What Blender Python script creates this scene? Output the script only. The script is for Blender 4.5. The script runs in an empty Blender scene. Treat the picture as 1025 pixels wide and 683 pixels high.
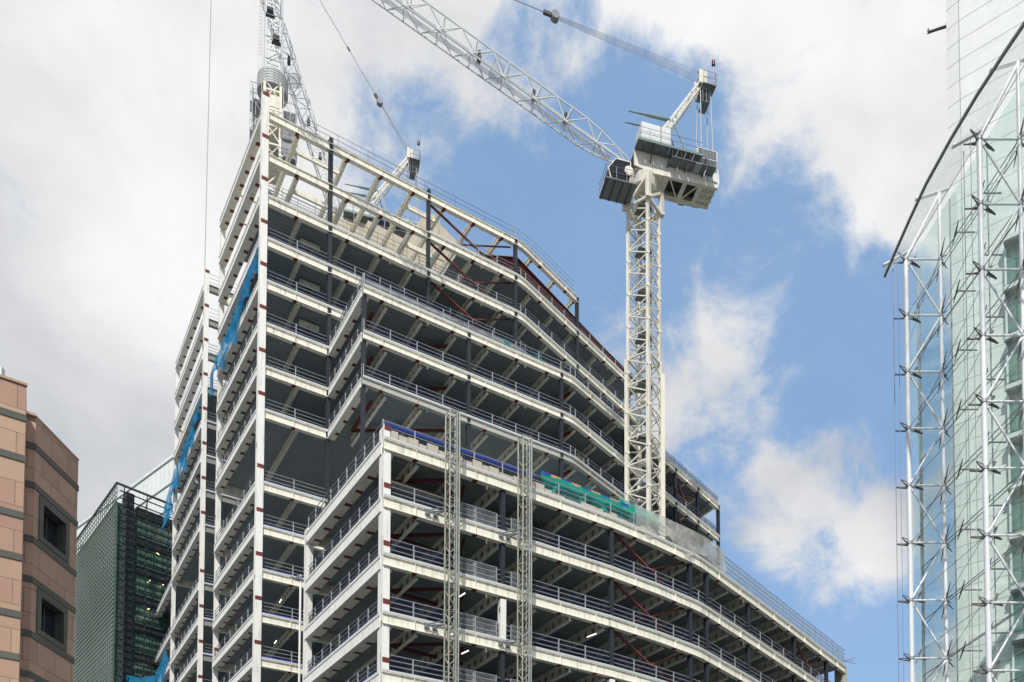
import bpy, math, random
from mathutils import Vector, Matrix
random.seed(7)
R = math.radians
SC = bpy.context.scene
COL = SC.collection

# ------------------------------------------------------------------ camera
CAM_Z = 1.7
cam = bpy.data.cameras.new("camera"); co = bpy.data.objects.new("camera", cam); COL.objects.link(co)
co.location = (0, 0, CAM_Z); co.rotation_euler = (R(92.4), 0, 0)
cam.sensor_width = 36; cam.lens = 920.0/1025*36
cam.shift_x = (512.5-590)/1025; cam.shift_y = (949.2-341.5)/1025
cam.clip_start = 0.1; cam.clip_end = 5000
SC.camera = co
# ------------------------------------------------------------------ world
SUN_EL, SUN_AZ = 46.0, 184.0        # azimuth: clockwise from +Y
w = bpy.data.worlds.new("World"); SC.world = w; w.use_nodes = True
nt = w.node_tree; N = nt.nodes; L = nt.links; N.clear()
def nd(tree, t, **k):
    n = tree.nodes.new(t)
    for a, b in k.items(): setattr(n, a, b)
    return n
out = nd(nt, 'ShaderNodeOutputWorld'); bg = nd(nt, 'ShaderNodeBackground'); L.new(bg.outputs[0], out.inputs[0])
bg.inputs['Strength'].default_value = 0.15
sky = nd(nt, 'ShaderNodeTexSky', sky_type='NISHITA'); sky.sun_disc = False
sky.sun_elevation = R(SUN_EL); sky.sun_rotation = R(SUN_AZ); sky.air_density = 1.0; sky.dust_density = 0.6; sky.ozone_density = 1.2
tc = nd(nt, 'ShaderNodeTexCoord')
def wmath(op, a, b=None, clamp=False):
    m = nd(nt, 'ShaderNodeMath', operation=op); m.use_clamp = clamp
    for i, x in enumerate((a, b)):
        if x is None: continue
        if isinstance(x, (int, float)): m.inputs[i].default_value = x
        else: L.new(x, m.inputs[i])
    return m.outputs[0]
def wnoise(scale, detail, rough, off=(0, 0, 0), stretch=(1, 1, 1), dist=0.0):
    mp = nd(nt, 'ShaderNodeMapping'); mp.inputs['Location'].default_value = off; mp.inputs['Scale'].default_value = stretch
    L.new(tc.outputs['Generated'], mp.inputs['Vector'])
    n = nd(nt, 'ShaderNodeTexNoise'); n.inputs['Scale'].default_value = scale; n.inputs['Detail'].default_value = detail
    n.inputs['Roughness'].default_value = rough; n.inputs['Distortion'].default_value = dist
    L.new(mp.outputs[0], n.inputs['Vector']); return n.outputs['Fac']
def blob(d, r0, r1):
    """1 inside angle r0 of direction d, 0 outside r1 (degrees)"""
    v = Vector(d).normalized()
    dp = nd(nt, 'ShaderNodeVectorMath', operation='DOT_PRODUCT'); L.new(tc.outputs['Generated'], dp.inputs[0]); dp.inputs[1].default_value = v
    mr = nd(nt, 'ShaderNodeMapRange', interpolation_type='SMOOTHSTEP'); L.new(dp.outputs['Value'], mr.inputs['Value'])
    mr.inputs['From Min'].default_value = math.cos(R(r1)); mr.inputs['From Max'].default_value = math.cos(R(r0))
    return mr.outputs[0]
# clear gaps in the cloud cover (directions in the world), strength
GAPS = [((0.043, 1, 0.90), 1.5, 7.0, 1.00), ((-0.02, 1, 0.88), 1, 5.5, .85), ((-0.10, 1, 0.82), 2, 6.5, .90), ((0.01, 1, 0.76), 2, 8, .95), ((-0.05, 1, 1.03), 0.5, 4.5, .55),
        ((0.20, 1, 0.80), 1, 6.0, .85), ((0.135, 1, 0.62), 1, 6.5, .62), ((0.245, 1, 0.72), 1, 5.5, .80), ((0.30, 1, 0.63), 1.5, 7, 1.0), ((0.33, 1, 0.74), 1, 4.5, .9),
        ((0.20, 1, 0.47), 1.5, 7, 1.0), ((0.28, 1, 0.37), 1, 7, .95), ((-0.20, 1, 0.92), 1, 5, .55), ((0.36, 1, 0.47), 1, 5, .65), ((0.07, 1, 0.98), 0, 3.5, .5),
        ((0, -1, .6), 10, 60, .6), ((-1, -.5, .5), 15, 40, .4)]  # unseen gaps behind the camera, added and sized to set the ambient fill
g = None
for d, r0, r1, s in GAPS:
    b = wmath('MULTIPLY', blob(d, r0, r1), s)
    g = b if g is None else wmath('MAXIMUM', g, b)
n1 = wnoise(8.5, 12, .66, (3.1, 1.7, .4), (1, 1, 1.25), .25)
n2 = wnoise(2.6, 5, .55, (7.7, 4.1, 2.2))
# cover = 1 - gap + noise
cov = wmath('ADD', wmath('MULTIPLY', wmath('SUBTRACT', n1, .5), 2.3), wmath('SUBTRACT', 1.02, wmath('MULTIPLY', g, 1.12)))
cr = nd(nt, 'ShaderNodeMapRange', interpolation_type='SMOOTHSTEP'); L.new(cov, cr.inputs['Value'])
cr.inputs['From Min'].default_value = .2; cr.inputs['From Max'].default_value = .84
anti = None
for d, r0, r1, s in [((.262, 1, .515), 1.5, 6.5, .75), ((.36, 1, .60), .5, 4, .35), ((.13, 1, .70), .3, 4.2, .30), ((.03, 1, .735), 0, 2.6, .5), ((.19, 1, .62), 0, 4, .12), ((-.03, 1, .96), 0, 4, .25)]:
    b = wmath('MULTIPLY', blob(d, r0, r1), s)
    anti = b if anti is None else wmath('MAXIMUM', anti, b)
cov2 = wmath('ADD', cov, anti); L.new(cov2, cr.inputs['Value'])
# cloud brightness: white where thick and sunny, grey elsewhere
wh = None
for d, r0, r1, s in [((-.44, 1, .98), 3, 13, .9), ((.20, 1, 1.0), 4, 16, 1.0), ((.26, 1, .46), 1, 7, .8), ((-.30, 1, .85), 2, 9, .3), ((.36, 1, .9), 3, 12, .8), ((-.62, 1, .72), 3, 9, .15), ((.13, 1, .62), 2, 8, .6), ((-.12, 1, 1.0), 2, 9, .8)]:
    b = wmath('MULTIPLY', blob(d, r0, r1), s)
    wh = b if wh is None else wmath('MAXIMUM', wh, b)
n4 = wnoise(5.0, 7, .6, (1.3, 9.1, 5.2), (1, 1, 1.4), .3)
br = wmath('ADD', wmath('MULTIPLY', wh, .9), wmath('ADD', wmath('MULTIPLY', wmath('SUBTRACT', n2, .50), 1.5), wmath('MULTIPLY', wmath('SUBTRACT', n4, .5), 1.5)), True)
cc = nd(nt, 'ShaderNodeMix', data_type='RGBA'); L.new(br, cc.inputs[0])
cc.inputs[6].default_value = (2.95, 3.05, 3.25, 1); cc.inputs[7].default_value = (5.2, 5.18, 5.16, 1)
skm = nd(nt, 'ShaderNodeMix', data_type='RGBA', blend_type='MULTIPLY'); skm.inputs[0].default_value = 1
L.new(sky.outputs[0], skm.inputs[6]); skm.inputs[7].default_value = (1.0, 1.0, 1.0, 1)
thin = nd(nt, 'ShaderNodeMix', data_type='RGBA'); thin.inputs[0].default_value = .62; L.new(skm.outputs[2], thin.inputs[6]); thin.inputs[7].default_value = (1.35, 2.45, 4.1, 1)   # bright thin high haze between the clouds
SKY_TINT = skm
veil = wmath('ADD', wmath('MULTIPLY', cr.outputs[0], .95), wmath('MULTIPLY', n1, .12), True)
mx = nd(nt, 'ShaderNodeMix', data_type='RGBA'); L.new(veil, mx.inputs[0]); L.new(thin.outputs[2], mx.inputs[6]); L.new(cc.outputs[2], mx.inputs[7])
L.new(mx.outputs[2], bg.inputs['Color'])
# ------------------------------------------------------------------ sun
sl = bpy.data.lights.new("sun", 'SUN'); so = bpy.data.objects.new("sun", sl); COL.objects.link(so)
sl.energy = 3.3; sl.angle = R(0.6); sl.color = (1.0, .95, .87)
sd = Vector((math.sin(R(SUN_AZ))*math.cos(R(SUN_EL)), math.cos(R(SUN_AZ))*math.cos(R(SUN_EL)), math.sin(R(SUN_EL))))
so.rotation_euler = sd.to_track_quat('Z', 'Y').to_euler(); so.location = (0, -20, 60)
SC.view_settings.view_transform = 'Standard'; SC.view_settings.look = 'None'
SC.view_settings.exposure = 0.3; SC.view_settings.gamma = 1; SC.view_settings.use_curve_mapping = False
SC.render.engine = 'CYCLES'
SC.cycles.max_bounces = 6; SC.cycles.transparent_max_bounces = 24; SC.cycles.sample_clamp_indirect = 6

# ------------------------------------------------------------------ materials
M = {}
def mat(name, col, rough=.6, metal=0.0, var=.12, scale=1.5, spec=.4, bump=0.0, alpha=None, dirt=None, coord='Object'):
    m = bpy.data.materials.new(name); m.use_nodes = True; t = m.node_tree; p = t.nodes['Principled BSDF']
    p.inputs['Roughness'].default_value = rough; p.inputs['Metallic'].default_value = metal
    p.inputs['Specular IOR Level'].default_value = spec
    c = nd(t, 'ShaderNodeTexCoord'); n = nd(t, 'ShaderNodeTexNoise'); t.links.new(c.outputs[coord], n.inputs['Vector'])
    n.inputs['Scale'].default_value = scale; n.inputs['Detail'].default_value = 6; n.inputs['Roughness'].default_value = .65
    r = nd(t, 'ShaderNodeMix', data_type='RGBA'); t.links.new(n.outputs['Fac'], r.inputs[0])
    r.inputs[6].default_value = tuple(max(0, x*(1-var)) for x in col)+(1,); r.inputs[7].default_value = tuple(min(1, x*(1+var)) for x in col)+(1,)
    last = r.outputs[2]
    if dirt:
        # vertical rust and dirt runs
        mp = nd(t, 'ShaderNodeMapping'); mp.inputs['Scale'].default_value = (3.5, 3.5, .35); t.links.new(c.outputs[coord], mp.inputs['Vector'])
        n3 = nd(t, 'ShaderNodeTexNoise'); n3.inputs['Scale'].default_value = 1.1; n3.inputs['Detail'].default_value = 8; t.links.new(mp.outputs[0], n3.inputs['Vector'])
        mr = nd(t, 'ShaderNodeMapRange'); mr.inputs['From Min'].default_value = .52; mr.inputs['From Max'].default_value = .74; t.links.new(n3.outputs['Fac'], mr.inputs['Value'])
        ml = nd(t, 'ShaderNodeMath', operation='MULTIPLY'); ml.inputs[1].default_value = .75; t.links.new(mr.outputs[0], ml.inputs[0])
        r2 = nd(t, 'ShaderNodeMix', data_type='RGBA'); t.links.new(ml.outputs[0], r2.inputs[0]); t.links.new(last, r2.inputs[6]); r2.inputs[7].default_value = tuple(dirt)+(1,)
        last = r2.outputs[2]
    t.links.new(last, p.inputs['Base Color'])
    if bump:
        b = nd(t, 'ShaderNodeBump'); b.inputs['Strength'].default_value = bump; b.inputs['Distance'].default_value = .05; t.links.new(n.outputs['Fac'], b.inputs['Height']); t.links.new(b.outputs[0], p.inputs['Normal'])
    if alpha is not None:
        p.inputs['Alpha'].default_value = alpha
    M[name] = m; return m
mat('cream', (.86, .83, .71), .5, var=.08, scale=.9, dirt=(.42, .38, .30))
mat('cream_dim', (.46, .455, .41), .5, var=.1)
mat('cream_white', (.84, .83, .78), .45, var=.05, scale=.7, dirt=(.55, .52, .46))
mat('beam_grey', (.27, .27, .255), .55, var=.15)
mat('strip', (.62, .64, .64), .45, .1, var=.1)
mat('navy_steel', (.022, .026, .036), .6, var=.25, scale=2)
mat('red_oxide', (.15, .032, .026), .6, var=.2, scale=3)
mat('brown_oxide', (.12, .03, .03), .6, var=.2, scale=3)
mat('galv', (.36, .38, .40), .5, .15, var=.15, scale=4)
mat('galv_mid', (.36, .38, .40), .5, .1, var=.15)
mat('galv_dark', (.20, .22, .235), .5, .2, var=.2, scale=3)
mat('dark_steel', (.06, .06, .06), .5, var=.3, scale=3)
mat('crane_cream', (.72, .685, .58), .5, var=.08, scale=1.2, dirt=(.40, .36, .28))
mat('crane_grey', (.66, .68, .68), .45, .05, var=.1)
mat('counterweight_grey', (.42, .44, .44), .6, var=.12)
mat('deck_under', (.15, .165, .18), .6, var=.2, scale=2)
mat('green_steel', (.16, .22, .20), .5, var=.2)
mat('concrete', (.42, .40, .35), .85, var=.18, scale=.6, bump=.2, dirt=(.28, .26, .22))
mat('core_concrete', (.52, .47, .37), .85, var=.2, scale=.9, bump=.3, dirt=(.36, .32, .26))
mat('kerb_board', (.50, .46, .38), .8, var=.12, scale=1.2)
mat('blue_toe', (.03, .06, .34), .5, var=.2, scale=2)
mat('white_steel', (.74, .76, .78), .35, var=.05)
mat('grey_blade', (.16, .17, .15), .35, .4, var=.15)
mat('bracket', (.17, .155, .135), .45, .4, var=.3)
mat('cable', (.26, .26, .26), .5, .2, var=.1)
mat('cable_light', (.5, .5, .5), .5, .2, var=.1)
mat('black_gloss', (.02, .02, .025), .15, var=.2)
mat('lamp_red', (.6, .05, .03), .4)
mat('sign_blue', (.02, .08, .38), .4)
mat('sign_white', (.85, .85, .85), .4)
mat('orange', (.55, .30, .18), .6)
mat('timber', (.42, .32, .17), .8, var=.25, scale=4)
mat('ground', (.09, .09, .085), .9, var=.3, scale=.3, bump=.2)
mat('asphalt', (.05, .05, .052), .9, var=.25, scale=2, bump=.2)

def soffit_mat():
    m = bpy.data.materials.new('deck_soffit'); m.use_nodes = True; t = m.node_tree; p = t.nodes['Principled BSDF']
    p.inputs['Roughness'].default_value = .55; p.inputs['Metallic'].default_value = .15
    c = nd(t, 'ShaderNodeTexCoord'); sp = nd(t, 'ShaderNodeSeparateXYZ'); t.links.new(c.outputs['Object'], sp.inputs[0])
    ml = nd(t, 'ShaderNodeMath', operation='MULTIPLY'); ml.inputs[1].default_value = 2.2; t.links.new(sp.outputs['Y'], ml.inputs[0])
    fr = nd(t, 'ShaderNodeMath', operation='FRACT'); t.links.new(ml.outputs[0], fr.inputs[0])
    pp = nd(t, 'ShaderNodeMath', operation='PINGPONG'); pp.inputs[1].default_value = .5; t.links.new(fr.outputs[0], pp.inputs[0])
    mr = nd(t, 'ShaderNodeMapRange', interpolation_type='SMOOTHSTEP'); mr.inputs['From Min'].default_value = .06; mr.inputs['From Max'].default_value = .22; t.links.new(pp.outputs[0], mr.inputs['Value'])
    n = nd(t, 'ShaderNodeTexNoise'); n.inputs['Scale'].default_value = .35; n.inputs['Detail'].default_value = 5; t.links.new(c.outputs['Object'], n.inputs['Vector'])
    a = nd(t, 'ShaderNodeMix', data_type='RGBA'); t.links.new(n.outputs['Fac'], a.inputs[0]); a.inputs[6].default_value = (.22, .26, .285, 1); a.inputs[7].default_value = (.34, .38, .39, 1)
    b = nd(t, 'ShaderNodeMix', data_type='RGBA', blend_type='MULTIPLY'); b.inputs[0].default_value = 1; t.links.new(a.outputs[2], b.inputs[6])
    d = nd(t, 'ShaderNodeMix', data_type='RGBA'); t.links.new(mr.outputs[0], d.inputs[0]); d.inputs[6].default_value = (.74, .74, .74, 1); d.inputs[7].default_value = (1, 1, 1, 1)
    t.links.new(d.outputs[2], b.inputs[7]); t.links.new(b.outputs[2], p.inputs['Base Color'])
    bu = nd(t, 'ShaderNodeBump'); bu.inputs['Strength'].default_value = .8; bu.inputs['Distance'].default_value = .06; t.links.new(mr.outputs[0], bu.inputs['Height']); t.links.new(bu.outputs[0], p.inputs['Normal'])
    M['soffit'] = m
soffit_mat()

def net_mat(name, col, opacity, cell=.0, var=.4, scale=.8):
    m = bpy.data.materials.new(name); m.use_nodes = True; t = m.node_tree; t.nodes.clear()
    o = nd(t, 'ShaderNodeOutputMaterial'); mixs = nd(t, 'ShaderNodeMixShader'); tr = nd(t, 'ShaderNodeBsdfTransparent'); df = nd(t, 'ShaderNodeBsdfDiffuse'); tl = nd(t, 'ShaderNodeBsdfTranslucent'); ad = nd(t, 'ShaderNodeMixShader')
    ad.inputs[0].default_value = .35; t.links.new(df.outputs[0], ad.inputs[1]); t.links.new(tl.outputs[0], ad.inputs[2])
    c = nd(t, 'ShaderNodeTexCoord'); n = nd(t, 'ShaderNodeTexNoise'); n.inputs['Scale'].default_value = scale; n.inputs['Detail'].default_value = 6; n.inputs['Distortion'].default_value = .8; t.links.new(c.outputs['Object'], n.inputs['Vector'])
    mc = nd(t, 'ShaderNodeMix', data_type='RGBA'); t.links.new(n.outputs['Fac'], mc.inputs[0]); mc.inputs[6].default_value = tuple(x*(1-var) for x in col)+(1,); mc.inputs[7].default_value = tuple(min(1, x*(1+var)) for x in col)+(1,)
    t.links.new(mc.outputs[2], df.inputs[0]); t.links.new(mc.outputs[2], tl.inputs[0])
    mr = nd(t, 'ShaderNodeMapRange'); mr.inputs['From Min'].default_value = .3; mr.inputs['From Max'].default_value = .7; mr.inputs['To Min'].default_value = max(0, opacity-.15); mr.inputs['To Max'].default_value = min(1, opacity+.15); t.links.new(n.outputs['Fac'], mr.inputs['Value'])
    t.links.new(mr.outputs[0], mixs.inputs[0]); t.links.new(tr.outputs[0], mixs.inputs[1]); t.links.new(ad.outputs[0], mixs.inputs[2]); t.links.new(mixs.outputs[0], o.inputs[0])
    M[name] = m
net_mat('net_navy', (.035, .042, .085), .48)
net_mat('net_blue', (.03, .27, .52), .74, scale=.6)
net_mat('net_green', (.03, .50, .39), .74, scale=.7)
net_mat('net_white', (.62, .62, .58), .62, scale=1.0)
net_mat('mesh_walk', (.55, .57, .6), .45, scale=1.0)
net_mat('grating', (.16, .17, .18), .55, scale=1.0)
net_mat('mesh_grey', (.42, .45, .48), .30, scale=1.0)
net_mat('canopy_glass', (.92, .93, .92), .40, var=.05)

def glass_mat(name, tint, opacity, rough=.05, body=(.5, .7, .65)):
    m = bpy.data.materials.new(name); m.use_nodes = True; t = m.node_tree; t.nodes.clear()
    o = nd(t, 'ShaderNodeOutputMaterial'); mixs = nd(t, 'ShaderNodeMixShader'); tr = nd(t, 'ShaderNodeBsdfTransparent'); gl = nd(t, 'ShaderNodeBsdfGlossy'); df = nd(t, 'ShaderNodeBsdfDiffuse')
    gl.inputs['Roughness'].default_value = rough; gl.inputs['Color'].default_value = (.9, .95, .95, 1); tr.inputs[0].default_value = tuple(tint)+(1,)
    df.inputs[0].default_value = tuple(body)+(1,)
    m2 = nd(t, 'ShaderNodeMixShader'); m2.inputs[0].default_value = .55; t.links.new(df.outputs[0], m2.inputs[1]); t.links.new(gl.outputs[0], m2.inputs[2])
    c = nd(t, 'ShaderNodeTexCoord'); n = nd(t, 'ShaderNodeTexNoise'); n.inputs['Scale'].default_value = .25; t.links.new(c.outputs['Object'], n.inputs['Vector'])
    mr = nd(t, 'ShaderNodeMapRange'); mr.inputs['To Min'].default_value = opacity*.7; mr.inputs['To Max'].default_value = opacity*1.3; t.links.new(n.outputs['Fac'], mr.inputs['Value'])
    t.links.new(mr.outputs[0], mixs.inputs[0]); t.links.new(tr.outputs[0], mixs.inputs[1]); t.links.new(m2.outputs[0], mixs.inputs[2]); t.links.new(mixs.outputs[0], o.inputs[0])
    M[name] = m
glass_mat('facade_glass', (.93, .99, .965), .16, body=(.78, .90, .84))

def brick_mat(name, c1, c2, joint, bw, bh, mort, rough=.7, offset=.5, spec=.4, metal=0, bump=.3, coat=0):
    m = bpy.data.materials.new(name); m.use_nodes = True; t = m.node_tree; p = t.nodes['Principled BSDF']
    p.inputs['Roughness'].default_value = rough; p.inputs['Specular IOR Level'].default_value = spec; p.inputs['Metallic'].default_value = metal
    c = nd(t, 'ShaderNodeTexCoord'); b = nd(t, 'ShaderNodeTexBrick'); t.links.new(c.outputs['UV'], b.inputs['Vector'])
    b.offset = offset; b.inputs['Scale'].default_value = 1; b.inputs['Color1'].default_value = tuple(c1)+(1,); b.inputs['Color2'].default_value = tuple(c2)+(1,); b.inputs['Mortar'].default_value = tuple(joint)+(1,)
    b.inputs['Mortar Size'].default_value = mort; b.inputs['Mortar Smooth'].default_value = .1; b.inputs['Brick Width'].default_value = bw; b.inputs['Row Height'].default_value = bh; b.inputs['Bias'].default_value = 0
    n = nd(t, 'ShaderNodeTexNoise'); n.inputs['Scale'].default_value = 1.3; n.inputs['Detail'].default_value = 10; n.inputs['Roughness'].default_value = .75; t.links.new(c.outputs['Object'], n.inputs['Vector'])
    mr = nd(t, 'ShaderNodeMapRange'); mr.inputs['To Min'].default_value = .84; mr.inputs['To Max'].default_value = 1.16; t.links.new(n.outputs['Fac'], mr.inputs['Value'])
    cb = nd(t, 'ShaderNodeCombineColor'); [t.links.new(mr.outputs[0], cb.inputs[i]) for i in range(3)]
    mm = nd(t, 'ShaderNodeMix', data_type='RGBA', blend_type='MULTIPLY'); mm.inputs[0].default_value = 1; t.links.new(b.outputs['Color'], mm.inputs[6]); t.links.new(cb.outputs[0], mm.inputs[7]); t.links.new(mm.outputs[2], p.inputs['Base Color'])
    bu = nd(t, 'ShaderNodeBump'); bu.inputs['Strength'].default_value = bump; bu.inputs['Distance'].default_value = .03; bu.invert = True; t.links.new(b.outputs['Fac'], bu.inputs['Height']); t.links.new(bu.outputs[0], p.inputs['Normal'])
    M[name] = m
brick_mat('granite', (.54, .36, .27), (.45, .29, .215), (.16, .10, .08), 1.25, 1.0, .012)
brick_mat('granite_pale', (.50, .34, .23), (.41, .25, .18), (.18, .12, .09), 1.6, .97, .012)
brick_mat('dark_stone', (.125, .125, .105), (.095, .10, .085), (.05, .05, .05), 1.0, 3.0, .01, rough=.5)
brick_mat('tower_panel', (.80, .81, .79), (.75, .77, .75), (.30, .28, .26), 6.5, 1.75, .03, rough=.35, offset=0, bump=.2)
brick_mat('pale_glass', (.80, .84, .80), (.72, .78, .74), (.46, .53, .51), 1.5, 30, .05, rough=.15, offset=0, spec=.8)
brick_mat('dark_glass', (.07, .12, .10), (.11, .20, .16), (.02, .03, .03), .75, 2.0, .05, rough=.08, offset=0, spec=.9)
brick_mat('teal_glass', (.07, .16, .14), (.10, .22, .19), (.03, .05, .05), 1.4, 3.2, .05, rough=.06, offset=0, spec=1.0)
mat('window_glass', (.02, .025, .035), .05, spec=1.0)
mat('fin', (.16, .205, .16), .4, .2, var=.2, scale=.4)
def emit(name, col, s):
    m = bpy.data.materials.new(name); m.use_nodes = True; p = m.node_tree.nodes['Principled BSDF']; p.inputs['Emission Color'].default_value = tuple(col)+(1,); p.inputs['Emission Strength'].default_value = s; M[name] = m
emit('tube_light', (1, .93, .75), 3.0); emit('office_light', (1, .85, .35), 1.6)

# ------------------------------------------------------------------ mesh builder
class MB:
    def __init__(s): s.v = []; s.f = []; s.m = []; s.mats = []; s.key = 0
    def mi(s, m):
        if m not in s.mats: s.mats.append(m)
        return s.mats.index(m)
    def add(s, vs, fs, m):
        b = len(s.v); s.v += [tuple(x) for x in vs]; k = s.mi(m)
        for f in fs: s.f.append(tuple(b+i for i in f)); s.m.append(k)
    def box(s, lo, hi, m):
        x0, y0, z0 = lo; x1, y1, z1 = hi
        s.add([(x0,y0,z0),(x1,y0,z0),(x1,y1,z0),(x0,y1,z0),(x0,y0,z1),(x1,y0,z1),(x1,y1,z1),(x0,y1,z1)],
              [(3,2,1,0),(4,5,6,7),(0,1,5,4),(1,2,6,5),(2,3,7,6),(3,0,4,7)], m)
    def bar(s, a, b, wd, h, m, up=(0, 0, 1), off=(0, 0)):
        """rectangular bar; off = (side, up) shift of its axis"""
        a = Vector(a); b = Vector(b); d = (b-a).normalized(); u = Vector(up)
        if abs(d.dot(u)) > .99: u = Vector((0, 1, 0))
        sd_ = d.cross(u).normalized(); u = sd_.cross(d)
        o = sd_*off[0]+u*off[1]; p = []
        for e in (a+o, b+o):
            for i, j in ((-1, -1), (1, -1), (1, 1), (-1, 1)): p.append(e+sd_*(i*wd/2)+u*(j*h/2))
        s.add(p, [(3,2,1,0),(4,5,6,7),(0,1,5,4),(1,2,6,5),(2,3,7,6),(3,0,4,7)], m)
    def tube(s, a, b, r, m, n=6, r2=None):
        a = Vector(a); b = Vector(b); d = (b-a).normalized(); u = Vector((0, 0, 1)) if abs(d.z) < .95 else Vector((1, 0, 0))
        x = d.cross(u).normalized(); y = x.cross(d); r2 = r if r2 is None else r2; p = []
        for e, rr in ((a, r), (b, r2)):
            for i in range(n): p.append(e+x*(rr*math.cos(2*math.pi*i/n))+y*(rr*math.sin(2*math.pi*i/n)))
        s.add(p, [(i, (i+1) % n, n+(i+1) % n, n+i) for i in range(n)]+[tuple(range(n))[::-1], tuple(range(n, 2*n))], m)
    def prism(s, pts, z0, z1, m, mside=None):
        n = len(pts); p = [(x, y, z0) for x, y in pts]+[(x, y, z1) for x, y in pts]
        s.add(p, [tuple(range(n))[::-1], tuple(range(n, 2*n))], m)
        s.add(p, [(i, (i+1) % n, n+(i+1) % n, n+i) for i in range(n)], mside or m)
    def quad(s, a, b, c, d, m): s.add([a, b, c, d], [(0, 1, 2, 3)], m)
    def merge(s, o):
        b = len(s.v); s.v += o.v
        mp = [s.mi(x) for x in o.mats]
        s.f += [tuple(b+i for i in f) for f in o.f]; s.m += [mp[k] for k in o.m]
    def build(s, name, parent=None, smooth=False):
        me = bpy.data.meshes.new(name); me.from_pydata(s.v, [], s.f); me.update()
        for x in s.mats: me.materials.append(M[x])
        me.polygons.foreach_set('material_index', s.m)
        uv = me.uv_layers.new(name='UVMap').data
        for p in me.polygons:
            nn = p.normal
            if abs(nn.z) > .7: f = lambda q: (q.x, q.y)
            else:
                t = Vector((-nn.y, nn.x, 0)).normalized(); f = lambda q, t=t: (q.dot(t), q.z)
            for li in p.loop_indices: uv[li].uv = f(me.vertices[me.loops[li].vertex_index].co)
        if smooth: me.polygons.foreach_set('use_smooth', [True]*len(me.polygons))
        o = bpy.data.objects.new(name, me); COL.objects.link(o)
        if parent: o.parent = parent
        return o
def tag(o, label=None, cat=None, group=None, kind=None):
    if label: o['label'] = label
    if cat: o['category'] = cat
    if group: o['group'] = group
    if kind: o['kind'] = kind
    return o
def empty(name, loc, rz=0):
    o = bpy.data.objects.new(name, None); COL.objects.link(o); o.location = loc; o.rotation_euler = (0, 0, rz); o.empty_display_size = .5; return o
def lattice(b, p0, p1, wd, h, step, rc, rb, m, up=(0, 0, 1), taper0=1, taper1=1, mode=0, top3=False, nside=6):
    """four-chord lattice girder from p0 to p1; mode 0 = zigzag, 1 = N bracing"""
    p0 = Vector(p0); p1 = Vector(p1); d = (p1-p0); Ln = d.length; d.normalize(); u = Vector(up)
    if abs(d.dot(u)) > .99: u = Vector((0, 1, 0))
    x = d.cross(u).normalized(); y = x.cross(d)
    n = max(2, round(Ln/step)); st = Ln/n
    def corner(i, c):
        t = i/n; k = 1.0
        if taper0 < 1 and t*Ln < 4: k = taper0+(1-taper0)*(t*Ln/4)
        if taper1 < 1 and (1-t)*Ln < 4: k = min(k, taper1+(1-taper1)*((1-t)*Ln/4))
        sx, sy = ((-1, -1), (1, -1), (1, 1), (-1, 1))[c]
        return p0+d*(i*st)+x*(sx*wd/2*k)+y*(sy*h/2*k)
    for c in range(4):
        for i in range(n): b.tube(corner(i, c), corner(i+1, c), rc, m, nside)
    for i in range(n+1):
        for c in range(4): 
            if i in (0, n) or mode == 1 or i % 2 == 0: b.tube(corner(i, c), corner(i, (c+1) % 4), rb, m, 5)
    for i in range(n):
        for c in range(4):
            c2 = (c+1) % 4
            if (i+c) % 2 == 0: b.tube(corner(i, c), corner(i+1, c2), rb, m, 5)
            else: b.tube(corner(i, c2), corner(i+1, c), rb, m, 5)
            if mode == 2:
                if (i+c) % 2 == 1: b.tube(corner(i, c), corner(i+1, c2), rb, m, 5)
                else: b.tube(corner(i, c2), corner(i+1, c), rb, m, 5)

# ------------------------------------------------------------------ ground
gb = MB(); gb.quad((-900, -300, 0), (900, -300, 0), (900, 1200, 0), (-900, 1200, 0), 'ground'); tag(gb.build('ground'), 'grey paved ground below the buildings', kind='structure')
rb_ = MB(); rb_.box((-60, 6, .004), (80, 22, .03), 'asphalt'); tag(rb_.build('road'), 'dark asphalt road', kind='structure')

# ------------------------------------------------------------------ frame building
B = empty('steel_frame_building', (-14, 61, 0), R(33.7))
tag(B, 'unfinished cream steel-framed office building stepped in terraces, open concrete decks and guard rails', 'building')
def zk(k):
    return CAM_Z+(37.34+4.005*(k-3) if k <= 5 else 52.03+4.0*(k-6))
KINK = -math.radians(19.8)
def bend(pts, x0, v0, xs):
    c, s_ = math.cos(math.radians(19.8)), math.sin(math.radians(19.8))
    return pts+[(x0+.8, v0+.1), (x0+1.5, v0+.3)]+[(u, v0+.3+(u-x0-1.5)*s_/c) for u in xs]
PA = bend([(-2.35, 25), (4, 25), (14, 25), (24, 25)], 24, 25, [34, 44, 46.5])
PB = bend([(4, 15.7), (14, 15.7), (24, 15.7)], 24.4, 15.7, [34, 43.7, 48.5, 53.5])
PC = [(0, 0), (9.2, 0), (19.1, .25), (24, .7), (28.2, 1.35), (29.4, 1.6), (30.6, 2.0), (38.1, 4.6), (48, 8.15), (56.3, 11.2), (61.3, 13.0)]
PARTS = {}
def wpos(u, v, z):
    a = R(33.7); return Vector((-14+u*math.cos(a)-v*math.sin(a), 61+u*math.sin(a)+v*math.cos(a), z))
def reg(name, mb, p, size):
    mb.key = size/(wpos(*p)-Vector((0, 0, CAM_Z))).length
    PARTS.setdefault(name, []).append(mb)
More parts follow.
